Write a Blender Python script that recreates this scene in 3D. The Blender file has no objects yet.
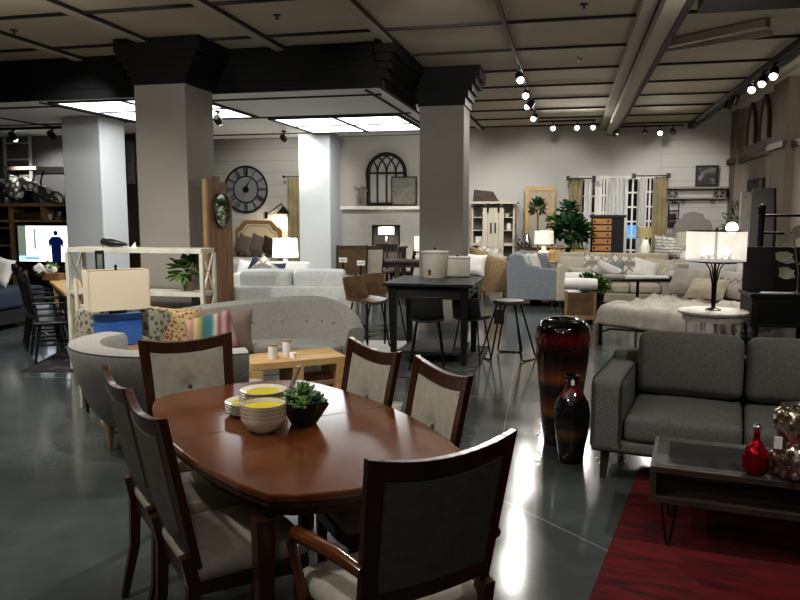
import bpy, bmesh, math, random
from mathutils import Vector, Matrix, noise as mnoise
random.seed(11)
sc = bpy.context.scene
col = sc.collection
PI = math.pi
R = math.radians

# ------------------------------------------------------------------ camera
F = 740.0; H = 1.6; PITCH = R(6.58); YAW = R(12.85)
cf = Vector((-math.sin(YAW)*math.cos(PITCH), math.cos(YAW)*math.cos(PITCH), -math.sin(PITCH)))
cr = Vector((math.cos(YAW), math.sin(YAW), 0))
cu = cr.cross(cf)
cam_d = bpy.data.cameras.new('camera'); cam = bpy.data.objects.new('camera', cam_d); col.objects.link(cam)
cam.location = (0, 0, H)
cam.rotation_euler = (PI/2 - PITCH, 0, YAW)
cam_d.sensor_width = 36; cam_d.lens = F/800*36; cam_d.clip_end = 100; cam_d.clip_start = .05
sc.camera = cam

def at(px, py, z=None, Y=None, X=None, D=None):
    """survey helper: a sighted pixel turned into a place in the room"""
    d = cf + cr*((px-400)/F) + cu*((300-py)/F)
    if z is not None: t = (z-H)/d.z
    elif Y is not None: t = Y/d.y
    elif X is not None: t = X/d.x
    else: t = D
    return Vector((0, 0, H)) + d*t

# ------------------------------------------------------------------ materials
def newmat(name):
    m = bpy.data.materials.new(name); m.use_nodes = True
    nt = m.node_tree; b = nt.nodes['Principled BSDF']
    return m, nt, b
def mat(name, c, rough=.6, metal=0, c2=None, scale=8, bump=0, bscale=60, stretch=None, emit=0, ecol=None, trans=0, spec=None, detail=4, coat=0, sheen=0, alpha=1, contrast=None):
    m, nt, b = newmat(name)
    N, L = nt.nodes, nt.links
    b.inputs['Base Color'].default_value = (*c, 1)
    b.inputs['Roughness'].default_value = rough
    b.inputs['Metallic'].default_value = metal
    if spec is not None: b.inputs['Specular IOR Level'].default_value = spec
    if coat: b.inputs['Coat Weight'].default_value = coat; b.inputs['Coat Roughness'].default_value = .12
    if sheen: b.inputs['Sheen Weight'].default_value = sheen
    if trans: b.inputs['Transmission Weight'].default_value = trans
    if alpha < 1: b.inputs['Alpha'].default_value = alpha
    if emit:
        b.inputs['Emission Color'].default_value = (*(ecol or c), 1); b.inputs['Emission Strength'].default_value = emit
    tc = N.new('ShaderNodeTexCoord'); mp = N.new('ShaderNodeMapping'); L.new(tc.outputs['Object'], mp.inputs[0])
    if stretch: mp.inputs['Scale'].default_value = stretch
    if c2 is not None:
        n = N.new('ShaderNodeTexNoise'); n.inputs['Scale'].default_value = scale; n.inputs['Detail'].default_value = detail
        r = N.new('ShaderNodeValToRGB'); lo, hi = contrast or (.35, .68)
        r.color_ramp.elements[0].position = lo; r.color_ramp.elements[1].position = hi
        r.color_ramp.elements[0].color = (*c, 1); r.color_ramp.elements[1].color = (*c2, 1)
        L.new(mp.outputs[0], n.inputs['Vector']); L.new(n.outputs['Fac'], r.inputs[0]); L.new(r.outputs[0], b.inputs['Base Color'])
    if bump:
        n2 = N.new('ShaderNodeTexNoise'); n2.inputs['Scale'].default_value = bscale; n2.inputs['Detail'].default_value = 2
        bp = N.new('ShaderNodeBump'); bp.inputs['Strength'].default_value = bump; bp.inputs['Distance'].default_value = .01
        L.new(mp.outputs[0], n2.inputs['Vector']); L.new(n2.outputs['Fac'], bp.inputs['Height']); L.new(bp.outputs[0], b.inputs['Normal'])
    return m
def wood(name, c, c2, rough=.45, along=(1, 1, 1), scale=3, coat=0, bump=.1):
    return mat(name, c, rough, c2=c2, scale=scale, stretch=along, bump=bump, bscale=scale*4, coat=coat, detail=8, contrast=(.3, .7))
def ramp_mat(name, stops, axis='Z', scale=1.0, offs=0.0, wob=.0, rough=.1, wscale=5, metal=0, constant=False, period=False, coat=0):
    """bands of colour along one object axis"""
    m, nt, b = newmat(name); N, L = nt.nodes, nt.links
    tc = N.new('ShaderNodeTexCoord'); sp = N.new('ShaderNodeSeparateXYZ'); L.new(tc.outputs['Object'], sp.inputs[0])
    n = N.new('ShaderNodeTexNoise'); n.inputs['Scale'].default_value = wscale; L.new(tc.outputs['Object'], n.inputs['Vector'])
    a = N.new('ShaderNodeMath'); a.operation = 'MULTIPLY_ADD'; a.inputs[1].default_value = scale; a.inputs[2].default_value = offs
    L.new(sp.outputs[axis], a.inputs[0])
    w = N.new('ShaderNodeMath'); w.operation = 'MULTIPLY_ADD'; w.inputs[1].default_value = wob; L.new(n.outputs['Fac'], w.inputs[0]); L.new(a.outputs[0], w.inputs[2])
    out = w
    if period:
        fr = N.new('ShaderNodeMath'); fr.operation = 'FRACT'; L.new(w.outputs[0], fr.inputs[0]); out = fr
    r = N.new('ShaderNodeValToRGB'); L.new(out.outputs[0], r.inputs[0])
    el = r.color_ramp.elements
    while len(el) < len(stops): el.new(.5)
    for e, (p, c) in zip(el, stops): e.position = p; e.color = (*c, 1)
    if constant: r.color_ramp.interpolation = 'CONSTANT'
    L.new(r.outputs[0], b.inputs['Base Color']); b.inputs['Roughness'].default_value = rough; b.inputs['Metallic'].default_value = metal
    if coat: b.inputs['Coat Weight'].default_value = coat
    return m
def lattice_mat(name, c, c2, scale=14, kind='voronoi'):
    m, nt, b = newmat(name); N, L = nt.nodes, nt.links
    tc = N.new('ShaderNodeTexCoord')
    r = N.new('ShaderNodeValToRGB'); r.color_ramp.interpolation = 'LINEAR'
    if kind == 'voronoi':
        v = N.new('ShaderNodeTexVoronoi'); v.inputs['Scale'].default_value = scale; L.new(tc.outputs['Object'], v.inputs['Vector'])
        L.new(v.outputs['Distance'], r.inputs[0]); r.color_ramp.elements[0].position = .36; r.color_ramp.elements[1].position = .46
    elif kind == 'zig':
        v = N.new('ShaderNodeTexWave'); v.bands_direction = 'Z'; v.inputs['Scale'].default_value = scale; v.inputs['Distortion'].default_value = 3.0; v.inputs['Detail'].default_value = 0; v.inputs['Detail Scale'].default_value = 4
        L.new(tc.outputs['Object'], v.inputs['Vector']); L.new(v.outputs['Fac'], r.inputs[0]); r.color_ramp.elements[0].position = .45; r.color_ramp.elements[1].position = .55
    else:   # diamonds from two crossed waves
        mp = N.new('ShaderNodeMapping'); mp.inputs['Rotation'].default_value = (0, R(45), 0); L.new(tc.outputs['Object'], mp.inputs[0])
        ck = N.new('ShaderNodeTexVoronoi'); ck.distance = 'CHEBYCHEV'; ck.inputs['Randomness'].default_value = 0; ck.inputs['Scale'].default_value = scale
        L.new(mp.outputs[0], ck.inputs['Vector']); L.new(ck.outputs['Distance'], r.inputs[0]); r.color_ramp.elements[0].position = .36; r.color_ramp.elements[1].position = .42
    r.color_ramp.elements[0].color = (*c, 1); r.color_ramp.elements[1].color = (*c2, 1)
    L.new(r.outputs[0], b.inputs['Base Color']); b.inputs['Roughness'].default_value = .85
    return m

M = {}
M['ceil'] = mat('ceiling_panel', (.50, .44, .345), .8, c2=(.42, .37, .285), scale=.8)
M['ceil_dark'] = mat('dark_batten', (.028, .026, .024), .7)
M['ceil_beam'] = mat('painted_beam', (.42, .385, .32), .7)
M['soffit'] = mat('soffit_white', (.80, .79, .75), .7)
M['crown'] = mat('crown_black', (.007, .007, .0075), .6, c2=(.012, .012, .013), scale=3, spec=.25)
M['panel'] = mat('light_panel', (1, 1, 1), .5, emit=3.2, ecol=(.96, .98, 1))
M['col_tan'] = mat('column_tan', (.32, .30, .265), .75, c2=(.27, .25, .22), scale=1.2)
M['col_grey'] = mat('column_grey', (.52, .53, .53), .75, c2=(.47, .48, .48), scale=1)
M['wall_grey'] = mat('wall_grey', (.17, .175, .185), .85, c2=(.15, .155, .165), scale=1)
M['wall_brown'] = mat('wall_taupe', (.22, .185, .145), .8, c2=(.19, .16, .125), scale=1)
M['wall_cream'] = mat('wall_cream', (.36, .32, .26), .8, c2=(.32, .285, .235), scale=1)
M['brown_band'] = mat('brown_band', (.08, .05, .04), .5)
M['black'] = mat('black_paint', (.012, .012, .013), .35)
M['blackmatt'] = mat('black_matt', (.015, .015, .016), .75)
M['iron'] = mat('black_iron', (.02, .018, .017), .4, .6)
M['white'] = mat('white_paint', (.75, .74, .70), .5)
M['ivory'] = mat('ivory_paint', (.62, .57, .46), .5, c2=(.55, .50, .40), scale=3)
M['distress'] = mat('distressed_white', (.72, .70, .64), .6, c2=(.25, .22, .18), scale=14, contrast=(.58, .75), bump=.2)
M['cherry'] = wood('cherry_wood', (.12, .036, .011), (.18, .060, .018), .20, (7, 1.0, 7), 1.6, coat=.4, bump=.0)
M['chairwood'] = wood('chair_wood', (.036, .013, .007), (.085, .030, .013), .32, (6, 6, 1), 3, coat=.3, bump=.03)
M['cream'] = mat('cream_fabric', (.50, .46, .38), .9, c2=(.42, .39, .32), scale=25, bump=.15, bscale=300)
M['backgrey'] = mat('back_fabric', (.17, .165, .14), .9, c2=(.13, .13, .11), scale=30, bump=.15, bscale=300)
M['greysofa'] = mat('light_grey_fabric', (.30, .29, .265), .92, c2=(.25, .24, .22), scale=40, bump=.15, bscale=250, sheen=.1)
M['charcoal'] = mat('charcoal_fabric', (.20, .195, .175), .95, c2=(.13, .128, .118), scale=90, bump=.35, bscale=260)
M['welt'] = mat('dark_welt', (.045, .045, .042), .9)
M['silver_fab'] = mat('silver_fabric', (.62, .64, .62), .9, c2=(.55, .57, .55), scale=20)
M['bluegrey'] = mat('blue_grey_fabric', (.25, .27, .29), .9, c2=(.21, .23, .25), scale=20)
M['linen'] = mat('linen', (.50, .455, .40), .9, c2=(.40, .365, .32), scale=9, bump=.3, bscale=14)
M['beige_fab'] = mat('beige_fabric', (.50, .45, .36), .9, c2=(.44, .39, .31), scale=12)
M['whitefab'] = mat('white_fabric', (.78, .76, .72), .9, c2=(.70, .68, .64), scale=10)
M['taupe_fab'] = mat('taupe_fabric', (.16, .125, .10), .9)
M['navy'] = mat('navy_fabric', (.03, .04, .07), .9)
M['pine'] = wood('pine', (.48, .30, .13), (.62, .42, .20), .5, (1, 6, 6), 2.5)
M['oak'] = wood('oak', (.25, .15, .07), (.38, .24, .12), .55, (5, 5, 1), 2.5)
M['barn'] = wood('barn_wood', (.16, .08, .035), (.30, .16, .075), .7, (6, 6, .8), 2.5, bump=.4)
M['darkwood'] = wood('dark_wood', (.03, .02, .014), (.065, .04, .026), .5, (2, 8, 8), 2)
M['rustic'] = wood('rustic_brown', (.035, .024, .017), (.085, .055, .036), .55, (1.5, 8, 8), 2.2, bump=.2)
M['greywood'] = wood('grey_wood', (.22, .20, .17), (.32, .29, .25), .6, (1, 6, 6), 2.5)
M['leather'] = mat('brown_leather', (.17, .105, .055), .35, c2=(.11, .065, .035), scale=7)
M['blue'] = mat('blue_ceramic', (.035, .12, .42), .35, c2=(.08, .20, .52), scale=4, stretch=(.6, .6, 10))
M['shade'] = mat('cream_shade', (.72, .62, .47), .9)
M['shade_lit'] = mat('lit_white_shade', (.85, .82, .74), .9, emit=1.5, ecol=(1, .93, .78))
M['shade_soft'] = mat('soft_lit_shade', (.8, .76, .66), .9, emit=.35, ecol=(1, .93, .8))
M['shade_off'] = mat('grey_beige_shade', (.50, .47, .40), .9)
M['shade_gold'] = mat('gold_shade', (.42, .34, .18), .8, emit=.08)
M['globe'] = mat('globe_glow', (1, 1, 1), .3, emit=9, ecol=(1, .98, .92))
M['headglow'] = mat('spot_glow', (1, 1, 1), .3, emit=5, ecol=(1, .98, .94))
M['bulb'] = mat('bulb_glow', (1, 1, 1), .3, emit=7, ecol=(1, .98, .93))
M['yellow'] = mat('yellow_glaze', (.72, .58, .04), .15)
M['ceramic'] = mat('cream_ceramic', (.80, .75, .62), .15, coat=.4)
M['brownrim'] = mat('brown_rim', (.16, .09, .04), .3)
M['leaf'] = mat('leaf_green', (.03, .09, .025), .45, c2=(.07, .17, .04), scale=6)
M['leaf_dark'] = mat('leaf_dark', (.015, .055, .022), .45, c2=(.04, .12, .04), scale=3)
M['leaf_lime'] = mat('leaf_lime', (.13, .24, .04), .5, c2=(.06, .15, .03), scale=8)
M['succ'] = mat('succulent_green', (.13, .24, .11), .5, c2=(.42, .52, .16), scale=22, contrast=(.5, .72))
M['trunk'] = mat('trunk', (.10, .06, .035), .8)
M['red_glass'] = mat('red_mercury', (.55, .008, .02), .08, .75, c2=(.25, .0, .01), scale=18)
M['mercury'] = mat('mercury_silver', (.85, .78, .68), .18, .9, c2=(.42, .34, .26), scale=22, contrast=(.4, .6))
M['silver'] = mat('polished_silver', (.8, .8, .78), .15, 1)
M['mirror'] = mat('mirror', (.75, .77, .78), .03, 1)
M['darkmirror'] = mat('dim_mirror', (.28, .28, .26), .12, .9)
M['clockface'] = mat('clock_face', (.30, .31, .32), .6, c2=(.24, .25, .26), scale=5)
M['zinc'] = mat('zinc_numeral_ring', (.26, .26, .255), .5, .3)
M['galv'] = mat('galvanised_white', (.66, .63, .54), .5, c2=(.50, .47, .39), scale=6)
M['tag'] = mat('paper_tag', (.85, .84, .80), .7)
M['skin_tv'] = mat('screen_person', (.01, .02, .10), .5, emit=.12, ecol=(.02, .05, .35))
M['tv_white'] = mat('screen_white', (.05, .05, .05), .4, emit=2.2, ecol=(.82, .9, 1))
M['tv_green'] = mat('screen_green', (.02, .02, .02), .4, emit=.4, ecol=(.4, .5, .38))
M['tv_cyan'] = mat('screen_cyan', (.02, .02, .02), .4, emit=1.0, ecol=(.55, .85, 1))
M['tv_grey'] = mat('screen_grey', (.02, .02, .02), .4, emit=.5, ecol=(.5, .55, .62))
M['orange_wood'] = wood('drawer_orange', (.42, .19, .06), (.55, .28, .10), .45, (1, 6, 6), 3)
M['curtain'] = mat('curtain_gold', (.42, .36, .22), .85, c2=(.33, .28, .17), scale=3)
M['curtain_w'] = mat('curtain_white', (.62, .62, .60), .85)
M['pane_dark'] = mat('pane_dark', (.012, .013, .018), .1)
M['pane_blue'] = mat('pane_blue', (.05, .25, .55), .2, emit=.5, ecol=(.15, .5, 1))
M['stone'] = mat('white_brick_paint', (.50, .485, .44), .8)
M['greypanel'] = mat('carved_grey', (.13, .13, .115), .7, c2=(.20, .20, .175), scale=16, bump=.5, bscale=20)
M['picture'] = mat('picture_dark', (.03, .03, .028), .5, c2=(.30, .30, .27), scale=7, contrast=(.5, .72))
M['floral'] = lattice_mat('floral_yellow', (.22, .07, .04), (.40, .32, .16), 34)
M['leafprint'] = lattice_mat('leaf_print', (.52, .50, .44), (.06, .06, .055), 9)
M['lattice'] = lattice_mat('lattice_fabric', (.66, .62, .55), (.28, .24, .20), 9, 'diamond')
M['zigzag'] = lattice_mat('zigzag_fabric', (.62, .60, .54), (.28, .28, .26), 5, 'zig')
M['ikat'] = lattice_mat('ikat_fabric', (.10, .105, .08), (.33, .31, .24), 22)
M['stripe'] = ramp_mat('striped_fabric', [(0, (.32, .24, .17)), (.08, (.30, .07, .06)), (.15, (.36, .30, .2)), (.22, (.34, .13, .10)), (.28, (.38, .32, .2)), (.34, (.25, .22, .05)), (.42, (.03, .10, .10)), (.55, (.03, .13, .14)), (.62, (.36, .32, .26)), (.68, (.16, .04, .06)), (.76, (.34, .26, .23)), (.84, (.2, .04, .07)), (.92, (.34, .28, .25)), (1, (.2, .04, .06))], 'X', 2.1, .5, .01, .9)
M['textile'] = ramp_mat('folded_textiles', [(0, (.45, .30, .20)), (.35, (.30, .10, .07)), (.6, (.50, .38, .26)), (1, (.16, .08, .06))], 'Z', 16, 0, .3, .9, period=True)
M['vase1'] = ramp_mat('vase_glaze_tall', [(0, (.02, .012, .01)), (.12, (.035, .02, .012)), (.22, (.02, .012, .01)), (.27, (.28, .10, .02)), (.34, (.16, .05, .015)), (.40, (.015, .01, .01)), (.48, (.02, .012, .01)), (.54, (.25, .075, .015)), (.62, (.07, .02, .012)), (.68, (.012, .01, .01)), (.76, (.03, .006, .006)), (.84, (.15, .008, .008)), (.90, (.02, .006, .006)), (1, (.008, .008, .008))], 'Z', 1.1, -.03, .07, .07, 4, coat=.5)
M['vase2'] = ramp_mat('vase_glaze_small', [(0, (.012, .01, .01)), (.25, (.015, .012, .012)), (.36, (.14, .07, .02)), (.42, (.03, .015, .01)), (.55, (.012, .012, .012)), (.72, (.012, .012, .012)), (.84, (.16, .012, .01)), (.95, (.02, .008, .008)), (1, (.01, .01, .01))], 'Z', 1.72, -.02, .06, .07, 6, coat=.5)
M['rug_red'] = mat('red_rug', (.17, .006, .008), .95, c2=(.03, .004, .005), scale=5, stretch=(.7, 4, 1), contrast=(.38, .72), bump=.4, bscale=90, detail=7)
M['white_patch'] = mat('white_rug', (.72, .70, .66), .95, c2=(.6, .58, .54), scale=20, bump=.6, bscale=40)
M['rug_olive'] = mat('patterned_rug', (.16, .15, .10), .95, c2=(.36, .34, .27), scale=9, contrast=(.45, .6))
M['rug_dark'] = mat('dark_rug', (.035, .035, .038), .95, c2=(.12, .11, .10), scale=7, contrast=(.55, .65))
def glass_mat():
    m, nt, b = newmat('clear_glass')
    b.inputs['Base Color'].default_value = (.12, .13, .13, 1); b.inputs['Roughness'].default_value = .03
    b.inputs['Alpha'].default_value = .25; b.inputs['Specular IOR Level'].default_value = .8
    return m
M['glass'] = glass_mat()
def sheer_mat():
    m, nt, b = newmat('sheer_shade'); b.inputs['Base Color'].default_value = (.85, .82, .76, 1); b.inputs['Alpha'].default_value = .62
    b.inputs['Emission Color'].default_value = (1, .95, .85, 1); b.inputs['Emission Strength'].default_value = .42; b.inputs['Roughness'].default_value = .9
    return m
M['sheer'] = sheer_mat()
def floor_mat():
    m, nt, b = newmat('polished_concrete'); N, L = nt.nodes, nt.links
    tc = N.new('ShaderNodeTexCoord')
    n = N.new('ShaderNodeTexNoise'); n.inputs['Scale'].default_value = .9; n.inputs['Detail'].default_value = 8; n.inputs['Roughness'].default_value = .65
    L.new(tc.outputs['Object'], n.inputs['Vector'])
    r = N.new('ShaderNodeValToRGB'); r.color_ramp.elements[0].position = .3; r.color_ramp.elements[1].position = .72
    r.color_ramp.elements[0].color = (.058, .066, .064, 1); r.color_ramp.elements[1].color = (.125, .138, .134, 1)
    L.new(n.outputs['Fac'], r.inputs[0])
    sp = N.new('ShaderNodeSeparateXYZ'); L.new(tc.outputs['Object'], sp.inputs[0])
    masks = []
    def line(a, bb, c, w):      # |a x + b y - c| < w
        m1 = N.new('ShaderNodeMath'); m1.operation = 'MULTIPLY'; m1.inputs[1].default_value = a; L.new(sp.outputs['X'], m1.inputs[0])
        m2 = N.new('ShaderNodeMath'); m2.operation = 'MULTIPLY_ADD'; m2.inputs[1].default_value = bb; L.new(sp.outputs['Y'], m2.inputs[0]); L.new(m1.outputs[0], m2.inputs[2])
        m3 = N.new('ShaderNodeMath'); m3.operation = 'SUBTRACT'; m3.inputs[1].default_value = c; L.new(m2.outputs[0], m3.inputs[0])
        m4 = N.new('ShaderNodeMath'); m4.operation = 'ABSOLUTE'; L.new(m3.outputs[0], m4.inputs[0])
        m5 = N.new('ShaderNodeMath'); m5.operation = 'LESS_THAN'; m5.inputs[1].default_value = w; L.new(m4.outputs[0], m5.inputs[0])
        masks.append(m5)
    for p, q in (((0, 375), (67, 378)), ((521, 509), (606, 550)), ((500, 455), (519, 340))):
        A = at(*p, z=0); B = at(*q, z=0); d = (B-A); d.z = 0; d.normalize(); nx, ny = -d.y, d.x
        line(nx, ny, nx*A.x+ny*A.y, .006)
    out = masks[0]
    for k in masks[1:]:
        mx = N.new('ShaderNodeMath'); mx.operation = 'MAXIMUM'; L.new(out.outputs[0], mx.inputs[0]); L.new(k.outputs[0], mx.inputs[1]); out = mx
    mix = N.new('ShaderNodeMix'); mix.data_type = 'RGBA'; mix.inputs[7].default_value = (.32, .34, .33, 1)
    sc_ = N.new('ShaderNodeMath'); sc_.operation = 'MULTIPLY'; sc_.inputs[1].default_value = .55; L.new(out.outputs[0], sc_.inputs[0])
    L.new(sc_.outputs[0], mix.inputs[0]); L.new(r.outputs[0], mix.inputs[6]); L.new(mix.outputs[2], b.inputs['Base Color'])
    n2 = N.new('ShaderNodeTexNoise'); n2.inputs['Scale'].default_value = 2.2; n2.inputs['Detail'].default_value = 5; L.new(tc.outputs['Object'], n2.inputs['Vector'])
    rr = N.new('ShaderNodeMapRange'); rr.inputs['To Min'].default_value = .06; rr.inputs['To Max'].default_value = .20; L.new(n2.outputs['Fac'], rr.inputs[0])
    L.new(rr.outputs[0], b.inputs['Roughness'])
    bp = N.new('ShaderNodeBump'); bp.inputs['Strength'].default_value = .05; bp.inputs['Distance'].default_value = .02; L.new(n2.outputs['Fac'], bp.inputs['Height']); L.new(bp.outputs[0], b.inputs['Normal'])
    return m
M['floor'] = floor_mat()
def board_mat(name, c, pitch=.2, gap=(.02, .02, .02), axis='Z', vert=None, amt=.5):
    m, nt, b = newmat(name); N, L = nt.nodes, nt.links
    tc = N.new('ShaderNodeTexCoord'); sp = N.new('ShaderNodeSeparateXYZ'); L.new(tc.outputs['Object'], sp.inputs[0])
    a = N.new('ShaderNodeMath'); a.operation = 'DIVIDE'; a.inputs[1].default_value = pitch; L.new(sp.outputs[axis], a.inputs[0])
    f = N.new('ShaderNodeMath'); f.operation = 'FRACT'; L.new(a.outputs[0], f.inputs[0])
    g = N.new('ShaderNodeMath'); g.operation = 'LESS_THAN'; g.inputs[1].default_value = .06; L.new(f.outputs[0], g.inputs[0])
    n = N.new('ShaderNodeTexNoise'); n.inputs['Scale'].default_value = 1.3; L.new(tc.outputs['Object'], n.inputs['Vector'])
    r = N.new('ShaderNodeValToRGB'); r.color_ramp.elements[0].color = (*[x*.88 for x in c], 1); r.color_ramp.elements[1].color = (*c, 1); L.new(n.outputs['Fac'], r.inputs[0])
    s = N.new('ShaderNodeMath'); s.operation = 'MULTIPLY'; s.inputs[1].default_value = amt; L.new(g.outputs[0], s.inputs[0])
    mix = N.new('ShaderNodeMix'); mix.data_type = 'RGBA'; mix.inputs[7].default_value = (*gap, 1); L.new(s.outputs[0], mix.inputs[0]); L.new(r.outputs[0], mix.inputs[6])
    L.new(mix.outputs[2], b.inputs['Base Color']); b.inputs['Roughness'].default_value = .7
    return m
M['shiplap'] = board_mat('white_shiplap', (.56, .55, .51), .29, (.2, .19, .17), amt=.35)
def brick_mat():
    m, nt, b = newmat('painted_brick'); N, L = nt.nodes, nt.links
    tc = N.new('ShaderNodeTexCoord'); mp = N.new('ShaderNodeMapping'); mp.inputs['Rotation'].default_value = (PI/2, 0, 0); L.new(tc.outputs['Object'], mp.inputs[0])
    br = N.new('ShaderNodeTexBrick'); br.inputs['Scale'].default_value = 4; br.inputs['Color1'].default_value = (.50, .485, .45, 1); br.inputs['Color2'].default_value = (.46, .45, .42, 1); br.inputs['Mortar'].default_value = (.40, .39, .36, 1)
    L.new(mp.outputs[0], br.inputs['Vector']); L.new(br.outputs['Color'], b.inputs['Base Color']); b.inputs['Roughness'].default_value = .8
    return m
M['brick'] = brick_mat()

# ------------------------------------------------------------------ mesh builder
def rotm(rx=0, ry=0, rz=0):
    return Matrix.Rotation(rz, 3, 'Z') @ Matrix.Rotation(ry, 3, 'Y') @ Matrix.Rotation(rx, 3, 'X')
class MB:
    def __init__(s): s.bm = bmesh.new()
    def box(s, c, size, rot=None, taper=1.0):
        c = Vector(c); hx, hy, hz = [v/2 for v in size]
        rm = rot or Matrix.Identity(3); vs = []
        for z in (-1, 1):
            k = taper if z < 0 else 1
            for x, y in ((-1, -1), (1, -1), (1, 1), (-1, 1)):
                vs.append(s.bm.verts.new(c + rm @ Vector((x*hx*k, y*hy*k, z*hz))))
        for f in ((3, 2, 1, 0), (4, 5, 6, 7), (0, 1, 5, 4), (1, 2, 6, 5), (2, 3, 7, 6), (3, 0, 4, 7)):
            s.bm.faces.new([vs[i] for i in f])
        return s
    def bb(s, x0, x1, y0, y1, z0, z1):
        return s.box(((x0+x1)/2, (y0+y1)/2, (z0+z1)/2), (abs(x1-x0), abs(y1-y0), abs(z1-z0)))
    def bar(s, a, b, w, h=None, w1=None, h1=None):
        """rectangular bar between two points, may taper"""
        a = Vector(a); b = Vector(b); d = (b-a).normalized(); h = h or w; w1 = w1 or w; h1 = h1 or h
        up = Vector((0, 0, 1)) if abs(d.z) < .95 else Vector((0, 1, 0))
        x = d.cross(up).normalized(); y = x.cross(d).normalized(); vs = []
        for p, ww, hh in ((a, w, h), (b, w1, h1)):
            for i, j in ((-1, -1), (1, -1), (1, 1), (-1, 1)): vs.append(s.bm.verts.new(p + x*i*ww/2 + y*j*hh/2))
        for f in ((0, 1, 2, 3), (7, 6, 5, 4), (4, 5, 1, 0), (5, 6, 2, 1), (6, 7, 3, 2), (7, 4, 0, 3)): s.bm.faces.new([vs[i] for i in f])
        return s
    def tube(s, pts, r, n=8, r1=None, closed=False):
        pts = [Vector(p) for p in pts]; rings = []; prev = None; m = len(pts)
        for i, p in enumerate(pts):
            if closed: d = pts[(i+1) % m]-pts[i-1]
            else: d = pts[min(i+1, m-1)] - pts[max(i-1, 0)]
            d.normalize()
            if prev is None:
                up = Vector((0, 0, 1)) if abs(d.z) < .9 else Vector((1, 0, 0)); x = d.cross(up).normalized()
            else: x = (prev - d*prev.dot(d)).normalized()
            prev = x; y = d.cross(x)
            rr = r if r1 is None else r + (r1-r)*i/(m-1)
            if isinstance(r, (list, tuple)): rr = r[i]
            rings.append([s.bm.verts.new(p + (x*math.cos(2*PI*k/n) + y*math.sin(2*PI*k/n))*rr) for k in range(n)])
        for i in range(m if closed else m-1):
            A, B = rings[i], rings[(i+1) % m]
            for k in range(n): s.bm.faces.new((A[k], A[(k+1) % n], B[(k+1) % n], B[k]))
        if not closed:
            s.bm.faces.new(rings[0][::-1]); s.bm.faces.new(rings[-1])
        return s
    def lathe(s, prof, c=(0, 0, 0), n=24, axis=None, sx=1, sy=1, cap=True):
        """prof = [(r, z)] turned round z (or along axis)"""
        c = Vector(c); rings = []
        q = Vector((0, 0, 1)).rotation_difference(Vector(axis)).to_matrix() if axis is not None else Matrix.Identity(3)
        for r, z in prof:
            if r < 1e-5: rings.append([s.bm.verts.new(c + q @ Vector((0, 0, z)))])
            else: rings.append([s.bm.verts.new(c + q @ Vector((r*sx*math.cos(2*PI*k/n), r*sy*math.sin(2*PI*k/n), z))) for k in range(n)])
        for A, B in zip(rings, rings[1:]):
            for k in range(n):
                a0 = A[k % len(A)]; a1 = A[(k+1) % len(A)]; b0 = B[k % len(B)]; b1 = B[(k+1) % len(B)]
                vs = []
                for v in (a0, a1, b1, b0):
                    if v not in vs: vs.append(v)
                if len(vs) > 2:
                    try: s.bm.faces.new(vs)
                    except ValueError: pass
        if cap:
            for rg, rev in ((rings[0], True), (rings[-1], False)):
                if len(rg) > 2: s.bm.faces.new(rg[::-1] if rev else rg)
        return s
    def prism(s, poly, z0, z1, mtx=None):
        """polygon in xy (or any frame through mtx) extruded z0..z1"""
        f = (lambda p: mtx @ Vector(p)) if mtx is not None else Vector
        a = [s.bm.verts.new(f((x, y, z0))) for x, y in poly]; b = [s.bm.verts.new(f((x, y, z1))) for x, y in poly]
        n = len(poly); s.bm.faces.new(a[::-1]); s.bm.faces.new(b)
        for i in range(n): s.bm.faces.new((a[i], a[(i+1) % n], b[(i+1) % n], b[i]))
        return s
    def slab(s, f, s0, s1, t0, t1, ns, nt, d0, d1):
        """curved slab: f(s,t,d); s0,s1 may be functions of t, t0,t1 functions of s"""
        def val(v, x): return v(x) if callable(v) else v
        g = []
        for dd in (d0, d1):
            gg = []
            for i in range(ns+1):
                row = []
                for j in range(nt+1):
                    u = i/ns; v = j/nt
                    ss = val(s0, v) + (val(s1, v)-val(s0, v))*u
                    tt = val(t0, ss) + (val(t1, ss)-val(t0, ss))*v
                    row.append(s.bm.verts.new(f(ss, tt, dd)))
                gg.append(row)
            g.append(gg)
        a, b = g
        for i in range(ns):
            for j in range(nt):
                s.bm.faces.new((a[i][j], a[i][j+1], a[i+1][j+1], a[i+1][j])); s.bm.faces.new((b[i][j], b[i+1][j], b[i+1][j+1], b[i][j+1]))
        for i in range(ns):
            s.bm.faces.new((a[i][0], a[i+1][0], b[i+1][0], b[i][0])); s.bm.faces.new((a[i+1][nt], a[i][nt], b[i][nt], b[i+1][nt]))
        for j in range(nt):
            s.bm.faces.new((a[0][j+1], a[0][j], b[0][j], b[0][j+1])); s.bm.faces.new((a[ns][j], a[ns][j+1], b[ns][j+1], b[ns][j]))
        return s
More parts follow.
